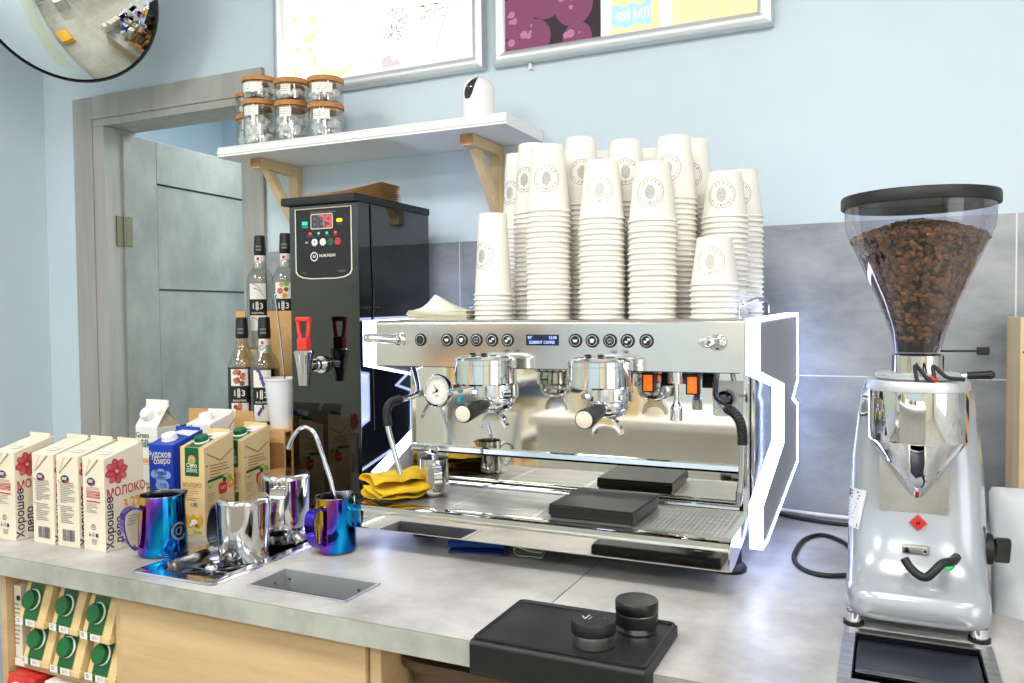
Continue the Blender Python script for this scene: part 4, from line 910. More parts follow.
# gauge
b = B(); gx, gy, gz = -.845, 1.455, 1.2135; G = frame((gx, gy, gz), (1, -.12, 0), (0, .10, 1))
b.lathe([(0, -.022), (.026, -.022), (.032, -.01), (.0345, -.002), (.0345, .002), (.032, .006), (.0285, .006), (.0265, .001)], 'chrome', 48, G); b.build('pressure_gauge', t)
b = B(); b.disc(0, 0, .0272, 'label_white', G, .0012, n=40)
for k in range(21):
    a = math.radians(-45+270*k/20); r0_ = .019 if k % 5 == 0 else .0215; b.poly([(r0_*math.cos(a-.02), r0_*math.sin(a-.02)), (.024*math.cos(a-.03), .024*math.sin(a-.03)), (.024*math.cos(a+.03), .024*math.sin(a+.03)), (r0_*math.cos(a+.02), r0_*math.sin(a+.02))], 'ink_grey', G, .0015)
b.text('bar', 0, -.010, .007, 'ink_grey', G, .0015)
for a, l in ((2.3, .018), (3.6, .017)): b.poly([(.002*math.cos(a+PI/2), .002*math.sin(a+PI/2)), (l*math.cos(a), l*math.sin(a)), (-.002*math.cos(a+PI/2), -.002*math.sin(a+PI/2))], 'black', G, .0019)
b.disc(0, 0, .003, 'black', G, .0022); b.build('gauge_dial', t)
b = B(); b.cyl((gx, gy+.02, gz), (gx+.003, YM-.003, gz+.002), .008, 'chrome', 16); b.build('gauge_stem', t)
# steam wands with rubber grips
def wand(pts, grip, name='steam_wand'):
    w_ = B(); w_.tube(pts, .0056, 'chrome', 14, k=5); e = Vector(pts[-1]); d_ = (e-Vector(pts[-2])).normalized(); w_.cyl(e-d_*.012, e+d_*.012, .0066, 'chrome_soft', 14, .005); o = w_.build(name, t)
    g = B(); g.tube(grip, .0085, 'rubber', 14, k=6)
    C_ = catmull(grip, 4)
    for i in range(1, len(C_)-1): g.lathe([(.0085, -.0012), (.0094, 0), (.0085, .0012)], 'rubber', 14, align(C_[i], C_[i]+(C_[i+1]-C_[i-1])))
    g.build('rubber_grip', o, shift=abs_loc(t))
wand([(-.935, 1.500, 1.268), (-.915, 1.485, 1.236), (-.893, 1.455, 1.208), (-.897, 1.425, 1.200), (-.908, 1.395, 1.198), (-.916, 1.375, 1.186), (-.913, 1.370, 1.152), (-.900, 1.37, 1.105), (-.888, 1.370, 1.064)],
     [(-.903, 1.405, 1.1995), (-.912, 1.387, 1.195), (-.916, 1.375, 1.184), (-.9145, 1.371, 1.165), (-.911, 1.370, 1.148)])
wand([(-.284, 1.500, 1.268), (-.285, 1.492, 1.240), (-.281, 1.472, 1.216), (-.263, 1.452, 1.204), (-.243, 1.438, 1.196), (-.231, 1.430, 1.180), (-.228, 1.430, 1.150), (-.230, 1.430, 1.090), (-.234, 1.430, 1.048)],
     [(-.258, 1.449, 1.2015), (-.243, 1.438, 1.195), (-.232, 1.431, 1.180), (-.2285, 1.430, 1.160), (-.2282, 1.430, 1.142)])
# hot water spout
b = B(); b.cyl((-.357, 1.49, 1.265), (-.357, 1.49, 1.240), .012, 'chrome', 20); b.cyl((-.357, 1.49, 1.24), (-.357, 1.49, 1.205), .0045, 'chrome', 14)
b.lathe([(.0045, 0), (.006, -.004), (.0105, -.012), (.0115, -.020), (.0115, -.036), (.0095, -.037), (0, -.03)], 'chrome', 28, T(-.357, 1.49, 1.207)); b.build('hot_water_spout', t)
# rocker switches, lamps, label plate
for x, z in ((-.4135, 1.238), (-.330, 1.236)):
    b = B(); y = YM-.085; b.box(x-.012, x+.012, y, y+.02, z-.018, z+.020, 'black', .0015); G = front(x, y-.001, z)
    b.box(x-.0085, x+.0085, y-.002, y+.002, z-.015, z+.015, 'orange_lit', .001); b.ring(0, .006, .002, .003, 'label_white', front(x, y-.0021, z), .0004); b.rect(-.0006, -.010, .0006, -.005, 'label_white', front(x, y-.0021, z), .0004); b.build('rocker_switch', t)
b = B(); b.box(-.384, -.340, YM-.055, YM-.035, 1.235, 1.262, 'steel_dark', .002); b.build('switch_housing', t)
b = B(); G = front(-.275, YM-.004, 1.205); b.poly(rrect(.066, .068, .006, 3), 'steel_brushed', G, .0012); b.ring(-.024, -.026, .002, .004, 'chrome', G, .0015); b.text('TEA', .020, .006, .007, 'label_white', G, .0016); b.build('label_plate', t)
b = B(); b.lathe([(0, 0), (.014, 0), (.017, .006), (.016, .018), (.010, .024), (0, .025)], 'black_gloss', 24, front(-.283, YM-.003, 1.205)); b.build('dial_knob', t)
for z in (1.203, 1.182):
    b = B(); b.sphere((-.862, YM-.005, z), .0065, 'teal_led', (1, .6, 1), n=12); b.build('indicator_lamp', t)
b = B(); b.box(-.60, -.56, 1.49, 1.51, 1.2600, 1.2625, 'led_white'); b.box(-.40, -.37, 1.53, 1.55, 1.26, 1.2625, 'led_white'); b.box(-.93, -.86, 1.53, 1.55, 1.26, 1.2625, 'led_white'); b.build('work_light', t)
# glowing wings: thick angular frames whose edges are lit
def wing(xi, xo, sgn):
    P_ = [(1.444, 1.359), (1.872, 1.368), (1.876, 1.220), (1.815, 1.188), (1.876, 1.170), (1.872, 1.040), (1.525, .952), (1.475, .950), (1.470, 1.030), (1.685, 1.112), (1.685, 1.222), (1.444, 1.262)]
    n = len(P_); cx_ = sum(p[0] for p in P_)/n; cz_ = sum(p[1] for p in P_)/n
    b = B(); flare = .022*sgn
    def X(y, x): return x+flare*(y-1.44)/.43
    vs = [(X(p[0], xi), p[0], p[1]) for p in P_]+[(X(p[0], xo), p[0], p[1]) for p in P_]
    b.add(vs, [(i, (i+1) % n, n+(i+1) % n, n+i) for i in range(n)], 'led_white')
    # thin lit border on the outer face, steel infill
    def inset(P2, d):
        out = []
        for i in range(n):
            a, c, e = Vector(P2[i-1]), Vector(P2[i]), Vector(P2[(i+1) % n]); n1 = (c-a).normalized(); n2 = (e-c).normalized()
            p1, p2 = Vector((-n1.y, n1.x)), Vector((-n2.y, n2.x)); m = (p1+p2); m = m/max(.35, m.length_squared)*2*d
            out.append(tuple(c-m if area_sign < 0 else c+m))
        return out
    A2 = sum(P_[i][0]*P_[(i+1) % n][1]-P_[(i+1) % n][0]*P_[i][1] for i in range(n)); area_sign = 1 if A2 > 0 else -1
    I_ = inset(P_, .006)
    b.add([(X(p[0], xo), p[0], p[1]) for p in P_]+[(X(p[0], xo), p[0], p[1]) for p in I_], [(i, (i+1) % n, n+(i+1) % n, n+i) for i in range(n)], 'led_white')
    b.build('light_frame', t, ang=10)
    b = B(); b.prism(I_, 0, .0015, 'alu_matte', 'x')
    for v in b.bm.verts: v.co.x = X(v.co.y, (xo-.003*sgn)+v.co.x*sgn)
    b.build('wing_panel', t)
    b = B(); b.prism(inset(P_, .001), 0, .001, 'white', 'x')
    for v in b.bm.verts: v.co.x = X(v.co.y, xi+.001*sgn+v.co.x*sgn)
    b.build('wing_back', t)
wing(MR+.001, MR+.024, 1); wing(ML-.002, ML-.036, -1)
b = B(); b.tube([(-.244, 1.49, 1.352), (-.244, 1.49, 1.376), (-.240, 1.49, 1.385), (-.232, 1.50, 1.388), (-.228, 1.60, 1.395), (-.235, 1.80, 1.392), (-.24, 1.835, 1.386), (-.24, 1.84, 1.352)], .0038, 'chrome', 12, k=3); b.build('cup_rail', t)
b = B(); b.tube([(-.94, 1.835, 1.352), (-.94, 1.835, 1.385), (-.93, 1.835, 1.392), (-.30, 1.835, 1.392), (-.27, 1.835, 1.385), (-.27, 1.835, 1.352)], .0035, 'chrome', 12, k=2); b.build('cup_rail', t)

# ---------------------------------------------------------------- paper cups in upside-down stacks
TOPZ = 1.3578; RS = .0100
def cup_mesh(name, rr, h):
    """upside-down cup: rolled rim at z=0, closed base up at z=h"""
    b = B(); rt = rr*.70
    b.lathe([(rr-.0025, .0005), (rr, .0012), (rr+.0004, .0028), (rr-.0008, .0044), (rr-.0026, .005)], 'cup_rim', 36)
    b.lathe([(rr-.0026, .005), (rt+.0004, h-.003), (rt, h), (rt-.0018, h), (rt-.0022, h-.006), (0, h-.006)], 'cup_paper', 36)
    b.lathe([(rr-.0025, .0005), (rr-.0034, .004), (rt-.0016, h-.0075), (0, h-.0075)], 'cup_paper', 36)
    return b
def logo(b, rr, h, soft, ang):
    m_ = 'ink_cup_soft' if soft else 'ink_cup'; k = B(); R_ = .0262
    k.ring(0, 0, R_-.0009, R_, m_, None, 0, n=48); k.ring(0, 0, R_-.0045, R_-.0039, m_, None, 0, n=24, a0=-.55, a1=.75); k.ring(0, 0, R_-.0045, R_-.0039, m_, None, 0, n=24, a0=PI-.55, a1=PI+.55)
    for i, ch in enumerate('COFFEE'):
        a = math.radians(140-100*i/5); k.text(ch, .0205*math.cos(a), .0205*math.sin(a), .0062, m_, None, 0, rot=a-PI/2)
    for i, ch in enumerate('ELEMENT'):
        a = math.radians(212+116*i/6); k.text(ch, .0205*math.cos(a), .0205*math.sin(a), .0062, m_, None, 0, rot=a+PI/2)
    q = random.Random(3)      # the hatched oval in the middle
    for i in range(17):
        y = -.0135+.027*i/16; wd = .0092*math.sqrt(max(0, 1-(y/.0140)**2)); x = -wd
        while x < wd:
            l = q.uniform(.0008, .0024); k.rect(x, y-.0004, min(x+l, wd), y+.0005, m_, None, 0); x += l+q.uniform(.0003, .0012)
    k.bm.verts.index_update(); zc = h*.48; rt = rr*.70; vs = []
    for v in k.bm.verts:
        p = v.co; z = zc+p.y; u = (z-.005)/(h-.008); r = (rr-.0026)+(rt+.0004-rr+.0026)*u+.0005; a = ang+p.x/r; vs.append((r*math.cos(a), r*math.sin(a), z))
    for f in k.bm.faces: b.add([vs[v.index] for v in f.verts], [list(range(len(f.verts)))], k.ms[f.material_index])
    k.bm.free()
ORD = ['', 'second', 'third', 'fourth', 'fifth', 'sixth', 'seventh', 'eighth', 'ninth', 'tenth', 'eleventh', 'twelfth', 'thirteenth', 'fourteenth', 'fifteenth', 'sixteenth', 'seventeenth', 'eighteenth', 'nineteenth', 'twentieth', 'twenty-first', 'twenty-second', 'twenty-third', 'twenty-fourth', 'twenty-fifth', 'twenty-sixth', 'twenty-seventh', 'twenty-eighth']
# x, y, cups, cup height, rim radius, logo angle, soft print, where it stands
FA = -PI/2
STACKS = [(-.734, 1.494, 6, .166, .0405, FA-.30, 0, 'the short stack at the left end'),
          (-.613, 1.497, 22, .132, .0455, FA+.30, 0, 'the tall front stack second from left'),
          (-.502, 1.497, 20, .112, .0455, FA+.22, 1, 'the front stack with the faint print'),
          (-.403, 1.497, 19, .110, .0460, FA+.15, 0, 'the front stack right of centre'),
          (-.288, 1.494, 7, .087, .0445, FA+.0, 1, 'the lowest stack, front right'),
          (-.759, 1.680, 21, .170, .0405, FA-.25, 0, 'the thin stack behind the short one'),
          (-.684, 1.588, 23, .148, .0430, FA-.15, 0, 'the tall stack touching the second front one'),
          (-.579, 1.592, 24, .141, .0440, FA+.42, 0, 'the second row stack left of centre'),
          (-.482, 1.590, 24, .126, .0440, FA+.28, 0, 'the centre stack of the second row'),
          (-.384, 1.590, 24, .124, .0455, FA-.10, 0, 'the highest stack right of centre'),
          (-.287, 1.590, 20, .088, .0445, FA+.02, 0, 'the shorter second row right stack'),
          (-.560, 1.690, 23, .138, .0420, FA, 0, 'the back row stack left of centre'),
          (-.458, 1.690, 23, .134, .0420, FA, 0, 'the back row stack at the centre'),
          (-.368, 1.685, 23, .144, .0430, FA, 0, 'the back stack behind the highest one'),
          (-.273, 1.690, 21, .095, .0445, FA, 0, 'the rear right stack')]
for si, (x, y, n_, h, rr, la, soft, where) in enumerate(STACKS):
    b = cup_mesh('paper_cup', rr, h); me_o = b.build('paper_cup', shift=ZERO); me_o['category'] = 'paper cup'
    me_o.location = (x, y, TOPZ); me_o['group'] = 'upside down paper cup stacks on the machine'
    me_o['label'] = 'white paper cup at the bottom of %s' % where
    for i in range(1, n_-1):
        c = me_o.copy(); COL.objects.link(c); jx = rnd.uniform(-.0007, .0007); c.location = (x+jx, y+rnd.uniform(-.0005, .0005), TOPZ+RS*i)
        c['label'] = 'nested white cup, %s from top of %s' % (ORD[n_-i], where)
    b = cup_mesh('paper_cup', rr, h); logo(b, rr, h, soft, la); o = b.build('paper_cup', shift=ZERO); o.location = (x, y, TOPZ+RS*(n_-1)); o['category'] = 'paper cup'; o['group'] = 'upside down paper cup stacks on the machine'
    o['label'] = 'topmost white paper cup of %s' % where

# paper napkins: a low pile with the top one's corner folded up
def napkin(z0, i, top=False):
    b = B(); n = 14; x0, x1, y0, y1 = -.925+.002*math.sin(i*2.1), -.783+.002*math.cos(i*1.7), 1.468+.0015*math.sin(i), 1.60
    vs = []; th = .0024
    for lay in (th, 0):
        for j in range(7):
            for k in range(n+1):
                u = k/n; v = j/6; x = x0+(x1-x0)*u; y = y0+(y1-y0)*v; z = z0+lay+.0010*math.sin(u*7+i)*(i/9)
                if top: z += max(0, 1-abs(u-.30)/(.26 if u < .30 else .42))**1.3*.037*min(1, v*3.0)*(1-1.1*max(0, v-.34))
                vs.append((x, y, z))
    m_ = 7*(n+1); fs = []
    for j in range(6):
        for k in range(n):
            a = j*(n+1)+k; fs += [(a, a+1, a+n+2, a+n+1), (m_+a, m_+a+n+1, m_+a+n+2, m_+a+1)]
    bd = [k for k in range(n+1)]+[j*(n+1)+n for j in range(1, 7)]+[6*(n+1)+k for k in range(n-1, -1, -1)]+[j*(n+1) for j in range(5, 0, -1)]
    b.add(vs, fs, 'napkin'); b.add(vs, [(bd[i_], m_+bd[i_], m_+bd[(i_+1) % len(bd)], bd[(i_+1) % len(bd)]) for i_ in range(len(bd))], 'napkin_edge')
    return b
for i in range(8):
    one(napkin(1.3578+.0027*i, i, i == 7), 'paper_napkin', 'off-white paper napkin, %s of the pile left of the cups' % ('bottommost', 'seventh from the top', 'sixth from the top', 'fifth from the top', 'fourth from the top', 'third from the top', 'second from the top', 'folded up topmost one')[i], 'napkin', 'paper napkins piled on the machine')

# digital scale on the grate
t = wthing('coffee_scale', 'flat black square coffee scale on the drip tray grate', 'scale', (-.48, 1.46, .997))
Ms = T(-.4835, 1.452, .9972) @ RZ(math.radians(-1.5))
b = B(); b.box(-.081, .081, -.081, .081, .004, .020, 'black', .002, Ms); b.box(-.078, .078, -.078, .078, .0, .004, 'black', 0, Ms); b.build('scale_body', t)
b = B(); b.box(-.080, .080, -.080, .080, .0202, .0245, 'dark_grey', .0012, Ms); b.build('weighing_plate', t)
b = B(); G = Ms @ rside(.0812, 0, 0); b.poly(rrect(.007, .005, .001, 2, -.055, .011), 'black', G, .0004); b.ring(-.035, .011, .0015, .0026, 'grey_plastic', G, .0004); b.build('port', t)

# ---------------------------------------------------------------- cloths
def folded_cloth(name, label, M, L_, prof, m, seed, amp=.004, th=.0025):
    """a ribbon profile (local x,z) swept along local y with soft wrinkles"""
    b = B(); C_ = catmull([(p[0], 0, p[1]) for p in prof], 5); ny = 26; vs = []; N = len(C_)
    for s_ in (1, -1):
        for j in range(ny+1):
            v = j/ny
            for i, p in enumerate(C_):
                tt = (C_[min(i+1, N-1)]-C_[max(i-1, 0)]).normalized(); nn = Vector((-tt.z, 0, tt.x))
                nz = noise.noise(Vector((p.x*22+seed, v*L_*24, p.z*30+seed)))*amp+noise.noise(Vector((p.x*60, v*L_*55+seed, p.z*60)))*amp*.3
                q = p+nn*(s_*th/2+nz); sh = 1-.10*math.sin(v*PI*2+seed)*abs(p.x)*4
                vs.append((q.x*sh+.012*math.sin(v*3+seed), v*L_-L_/2+.006*math.sin(i*.4+seed), max(.0006 if s_ < 0 else .0012, q.z)))
    o = (ny+1)*N; fs = []
    for j in range(ny):
        for i in range(N-1):
            a = j*N+i; fs += [(a, a+1, a+N+1, a+N), (o+a, o+a+N, o+a+N+1, o+a+1)]
    for i in range(N-1): fs += [(i, o+i, o+i+1, i+1), (ny*N+i, ny*N+i+1, o+ny*N+i+1, o+ny*N+i)]
    for j in range(ny): fs += [(j*N, (j+1)*N, o+(j+1)*N, o+j*N), (j*N+N-1, o+j*N+N-1, o+(j+1)*N+N-1, (j+1)*N+N-1)]
    b.add(vs, fs, m, M); return one(b, name, label, 'cloth', ang=80)
prof = [(.050, .004), (.0, .003), (-.052, .005), (-.062, .013), (-.054, .020), (.0, .018), (.052, .017), (.058, .022), (.050, .027), (0, .029), (-.050, .028), (-.060, .033), (-.050, .041), (-.01, .042), (.045, .036)]
folded_cloth('cleaning_cloth', 'bright yellow folded cleaning cloth on the left end of the drip tray', T(-.915, 1.430, .9975) @ RZ(math.radians(-38)), .15, prof, 'yellow_cloth', 1.3, .009)
prof = [(.045, .004), (0, .003), (-.035, .004), (-.045, .017), (-.036, .032), (.0, .034), (.035, .028), (.042, .016), (.02, .012), (-.02, .013)]
folded_cloth('cleaning_cloth', 'dark blue folded cloth tucked under the espresso machine', T(-.742, 1.438, .9003) @ RZ(math.radians(-66)), .11, prof, 'blue_cloth', 4.1)
prof = [(.035, .003), (0, .003), (-.025, .004), (-.030, .010), (-.02, .016), (.02, .013), (.035, .010)]
folded_cloth('paper_wad', 'pale greenish crumpled tissue under the machine beside the blue cloth', T(-.640, 1.462, .9003) @ RZ(math.radians(-12)), .07, prof, 'pale_green_paper', 2.2)

# ---------------------------------------------------------------- tamping mat with two tampers
t = wthing('tamping_mat', 'black rubber tamping mat hooked over the front edge of the worktop', 'tamping mat', (-.397, 1.07, .9))
b = B(); A0, A1, B0, B1 = -.527, -.276, .984, 1.158
b.prism([(B0+.012, .865), (B0+.004, .868), (B0, .876), (B0, .914), (B0+.004, .919), (B1-.004, .919), (B1, .915), (B1, .9005), (1.0235, .9005), (1.0235, .868), (1.020, .865)], A0, A1, 'black_matte', 'x', bev=.0022); b.build('mat_body', t)
b = B(); oo = rrect(A1-A0-.004, B1-B0-.008, .008, 4, (A0+A1)/2, (B0+B1)/2+.002); ii = rrect(A1-A0-.014, B1-B0-.022, .006, 4, (A0+A1)/2, (B0+B1)/2+.004)
b.loft([[(p[0], p[1], .9185) for p in oo], [(p[0], p[1], .9215) for p in oo], [(p[0]*1.0, p[1], .9225) for p in rrect(A1-A0-.008, B1-B0-.014, .007, 4, (A0+A1)/2, (B0+B1)/2+.003)], [(p[0], p[1], .9192) for p in ii]], 'rubber', cap=False); b.build('raised_rim', t)
b = B(); b.text('Victoria', -.33, .885, .011, 'dark_grey', front(0, B0-.0004, 0), .0003); b.build('embossed_name', t)
t = wthing('coffee_tamper', 'flat black topped coffee tamper with steel base, nearer on the mat', 'tamper', (-.364, 1.040, .9195))
b = B(); b.lathe([(0, 0), (.0275, 0), (.0282, .001), (.0282, .020), (0, .020)], 'steel_brushed', 48, T(-.364, 1.040, .9197)); b.build('base', t)
b = B(); b.lathe([(0, .0175), (.0302, .0175), (.0308, .019), (.0308, .0335), (.0298, .035), (0, .0352)], 'black_matte', 56, T(-.364, 1.040, .9197)); b.build('grip', t)
b = B(); G = frame((-.364, 1.040, .9551), (1, .3, 0), (-.3, 1, 0)); b.poly([(-.016, .006), (-.014, .006), (-.011, -.004), (-.012, -.006)], 'label_white', G, .0004); b.poly([(-.011, -.006), (-.004, .010), (-.006, .010), (-.012, -.003)], 'label_white', G, .0004); b.poly([(-.007, -.006), (-.0055, -.006), (-.001, .004), (-.002, .004)], 'label_white', G, .0004); b.text('1 - 8', .012, -.001, .006, 'grey_print', G, .0004); b.build('engraving', t)
t = wthing('coffee_tamper', 'taller black coffee distributor with two rings, farther back on the mat', 'tamper', (-.324, 1.112, .9195))
b = B(); b.lathe([(0, 0), (.0270, 0), (.0285, .0015), (.0285, .010), (0, .010)], 'chrome', 48, T(-.324, 1.112, .9197)); b.build('base', t)
b = B(); b.lathe([(0, .009), (.0295, .009), (.0300, .011), (.0300, .0255), (0, .0255)], 'black_matte', 56, T(-.324, 1.112, .9197)); b.build('collar', t)
b = B(); b.lathe([(0, .027), (.0296, .027), (.0305, .0285), (.0305, .042), (.0294, .0435), (.026, .0430), (0, .0415)], 'black', 56, T(-.324, 1.112, .9197)); b.lathe([(.0290, .0255), (.0290, .027)], 'chrome_soft', 48, T(-.324, 1.112, .9197)); b.build('grip', t)

# ---------------------------------------------------------------- inset tray at the right front
t = wthing('inset_drawer_frame', 'steel framed square opening with dark inside in front of the grinder', 'inset tray', (.037, 1.19, .82))
b = B(); x0, x1, y0, y1 = -.0425, .1165, 1.1085, 1.2755; X0, X1, Y0, Y1 = -.058, .132, 1.094, 1.291
for a in ((X0, X1, Y0, y0), (X0, X1, y1, Y1), (X0, x0, y0, y1), (x1, X1, y0, y1)): b.box(a[0], a[1], a[2], a[3], .9004, .9022, 'steel_brushed')
b.build('flange', t)
b = B()
for a in ((x0, x1, y0, y0+.0015), (x0, x1, y1-.0015, y1), (x0, x0+.0015, y0+.0015, y1-.0015), (x1-.0015, x1, y0+.0015, y1-.0015)): b.box(a[0], a[1], a[2], a[3], .79, .9003, 'sink_dark')
b.box(x0, x1, y0, y1, .788, .790, 'sink_dark'); b.build('liner', t)
b = B(); b.box(x0+.003, x1-.003, y0+.040, y1-.003, .890, .893, 'navy_dark', .001); b.build('smoked_lid', t)
b = B(); b.box(x0+.003, x1-.003, y0+.036, y0+.048, .8932, .8975, 'steel_dark', .003); b.build('cross_bar', t)

# ---------------------------------------------------------------- coffee grinder
GX, GYc = .0385, 1.405
t = wthing('coffee_grinder', 'silver on-demand coffee grinder with a clear funnel hopper full of beans', 'coffee grinder', (GX, GYc, .9))
def sel(hx, hy, e, cx, cy, z, n=64):
    out = []
    for i in range(n):
        a = 2*PI*i/n; c, s_ = math.cos(a), math.sin(a)
        out.append((cx+hx*math.copysign(abs(c)**(2/e), c), cy+hy*math.copysign(abs(s_)**(2/e), s_), z))
    return out
secs = [sel(.092, .108, 5, GX, GYc-.004, .917), sel(.0975, .114, 5, GX, GYc-.004, .921), sel(.099, .1155, 5, GX, GYc-.004, .935), sel(.098, .1145, 5, GX, GYc-.004, .953), sel(.095, .110, 4.6, GX, GYc-.002, .961),
        sel(.0965, .101, 4.2, GX, GYc+.002, .968), sel(.0965, .092, 3.5, GX, GYc+.005, .980), sel(.097, .083, 3.2, GX, GYc+.008, .998), sel(.097, .076, 3.2, GX, GYc+.014, 1.03),
        sel(.095, .070, 3.1, GX, GYc+.020, 1.08), sel(.0915, .069, 3., GX, GYc+.020, 1.14), sel(.085, .068, 3., GX, GYc+.020, 1.20), sel(.0780, .067, 3., GX, GYc+.020, 1.245), sel(.074, .065, 3., GX, GYc+.020, 1.258), sel(.071, .062, 3., GX, GYc+.020, 1.262)]
b = B(); b.loft(secs, 'grinder_paint'); b.build('body', t, ang=60)
for x, y in ((GX-.085, 1.312), (GX+.080, 1.312), (GX-.08, 1.50), (GX+.08, 1.50)):
    b = B(); b.lathe([(0, 0), (.0145, 0), (.0145, .006), (.012, .0065)], 'black_matte', 24, T(x, y, .9)); b.lathe([(.012, .0065), (.012, .02), (0, .02)], 'chrome', 24, T(x, y, .9)); b.build('foot', t)
BY = 1.362
b = B(); b.lathe([(0, 1.087), (.009, 1.0875), (.0115, 1.090), (.0675, 1.1765), (.0685, 1.180), (.0685, 1.2515)], 'chrome', 64, T(GX, BY, 0)); b.build('chute_funnel', t)
b = B(); b.lathe([(.0685, 1.2515), (.0700, 1.2525), (.0705, 1.264), (.0690, 1.267), (0, 1.268)], 'alu', 64, T(GX, BY, 0)); b.build('chamber_cover', t)
F = front(GX, 1.3335, 0)
b = B(); b.prism([(GX-.051, 1.068), (GX+.042, 1.068), (GX+.042, 1.17), (GX-.051, 1.17)], 1.3505, 1.360, 'steel_brushed', 'y')
for x in (-.045, .036):
    b.cyl((GX+x, 1.3508, 1.075), (GX+x, 1.349, 1.075), .0028, 'chrome', 12)
b.build('back_plate', t)
P0 = 1.3185
b = B(); M_ = front(GX+.002, 1.3450, 1.054) @ RZ(PI/4); b.box(-.0085, .0085, -.0085, .0085, -.004, .0035, 'red', .0008, M_); b.text('M', 0, 0, .008, 'maroon', front(GX+.002, 1.3450, 1.054), .0040); b.build('emblem', t)
b = B(); b.box(GX-.020, GX+.017, 1.330, 1.350, 1.010, 1.022, 'steel_brushed', .002)
for x in (-.014, .011): b.cyl((GX+x, 1.331, 1.016), (GX+x, 1.3275, 1.016), .0042, 'chrome', 16); b.cyl((GX+x, 1.3276, 1.016), (GX+x, 1.3273, 1.016), .0022, 'black', 6)
b.build('fork_bracket', t)
b = B(); b.tube([(GX-.017, 1.300, 1.0105), (GX-.010, 1.295, 1.000), (GX+.002, 1.290, .991), (GX+.012, 1.288, .9905), (GX+.022, 1.290, 1.000), (GX+.032, 1.297, 1.010), (GX+.045, 1.310, 1.0105), (GX+.052, 1.335, 1.0105)], .0062, 'rubber', 14, k=5)
b.build('portafilter_fork', t)
b = B(); M_ = front(GX+.041, 1.330, 1.000); b.lathe([(.0085, -.012), (.0085, .001), (.0068, .002)], 'black', 24, M_); b.lathe([(.0068, .002), (.004, .0045), (0, .005)], 'green_lit', 24, M_); b.build('power_lamp', t)
# side switch knob
b = B(); kx = GX+.090; b.box(kx-.004, kx+.003, 1.375, 1.415, .975, 1.050, 'steel_dark', .0025); b.build('switch_plate', t)
b = B(); K_ = frame((kx+.003, 1.395, 1.012), (0, 1, 0), (0, 0, 1)); b.lathe([(0, 0), (.022, 0), (.023, .004), (.022, .010), (.014, .014), (0, .014)], 'black_matte', 32, K_); b.box(-.007, .007, -.021, .021, .012, .034, 'black_gloss', .004, K_ @ RZ(.5)); b.build('switch_knob', t)
# stickers on the left flank
b = B(); G = frame((GX-.0832, 1.378, 1.060), (0, -1, 0), (0, 0, 1)) @ T(0, 0, 0)
k = B(); k.rect(-.020, -.030, .016, .030, 'plastic_white', None, 0); k.rect(-.017, .014, -.010, .027, 'black', None, .0004); k.lines(-.007, .024, .020, 3, .005, .0020, 'black', None, 3, .0004); k.lines(-.017, .006, .030, 5, .0055, .0018, 'ink_grey', None, 9, .0004); k.rect(-.017, -.028, .013, -.0215, 'grey_print', None, .0004)
def flank(u, v):   # wraps onto the left side of the body
    z = v; tab = [(.998, .097, .083, 3.2, .008), (1.03, .097, .076, 3.2, .014), (1.08, .095, .070, 3.1, .020), (1.14, .0915, .069, 3., .020), (1.20, .085, .068, 3., .020), (1.245, .078, .067, 3., .020)]
    for p, q_ in zip(tab, tab[1:]):
        if p[0] <= z <= q_[0]: break
    tt = min(1, max(0, (z-p[0])/(q_[0]-p[0]))); hx, hy, e, oy = [p[k]+(q_[k]-p[k])*tt for k in (1, 2, 3, 4)]; cy = GYc+oy; u = max(u, -hy*.965)
    dy = min(.97, abs(u)/hy); return GX-hx*(1-dy**e)**(1/e), cy+u
def wrap_flank(k, uc, zc, b, off=.0012):
    k.bm.verts.index_update(); vs = []
    for v in k.bm.verts:
        x, y = flank(uc-v.co.x, zc+v.co.y); x2, y2 = flank(uc-v.co.x+.001, zc+v.co.y); n_ = Vector((-(y2-y), x2-x)).normalized()
        vs.append((x+n_.x*(off+v.co.z), y+n_.y*(off+v.co.z), zc+v.co.y))
    for f in k.bm.faces: b.add([vs[v.index] for v in f.verts], [list(range(len(f.verts)))], k.ms[f.material_index])
    k.bm.free()
kk = B()
for i in range(8):
    for j in range(6): kk.rect(-.020+.0045*i, -.030+.010*j, -.0155+.0045*i, -.020+.010*j, 'plastic_white', None, 0)
wrap_flank(kk, -.044, 1.062, b, .0005); wrap_flank(k, -.044, 1.062, b, .0009); b.build('rating_label', t, ang=180)
b = B(); k = B()
k.ring(0, 0, .0135, .0165, 'black', None, .0002); k.ring(0, 0, .0, .0135, 'label_white', None, .0002) if False else k.disc(0, 0, .0136, 'label_white', None, .0001)
k.ring(0, 0, .009, .0105, 'grey_print', None, .0004); k.ring(0, 0, .004, .0055, 'grey_print', None, .0004); k.text('M', 0, 0, .008, 'grey_print', None, .0005)
wrap_flank(k, -.042, 1.222, b, .0008); b.build('round_badge', t, ang=180)
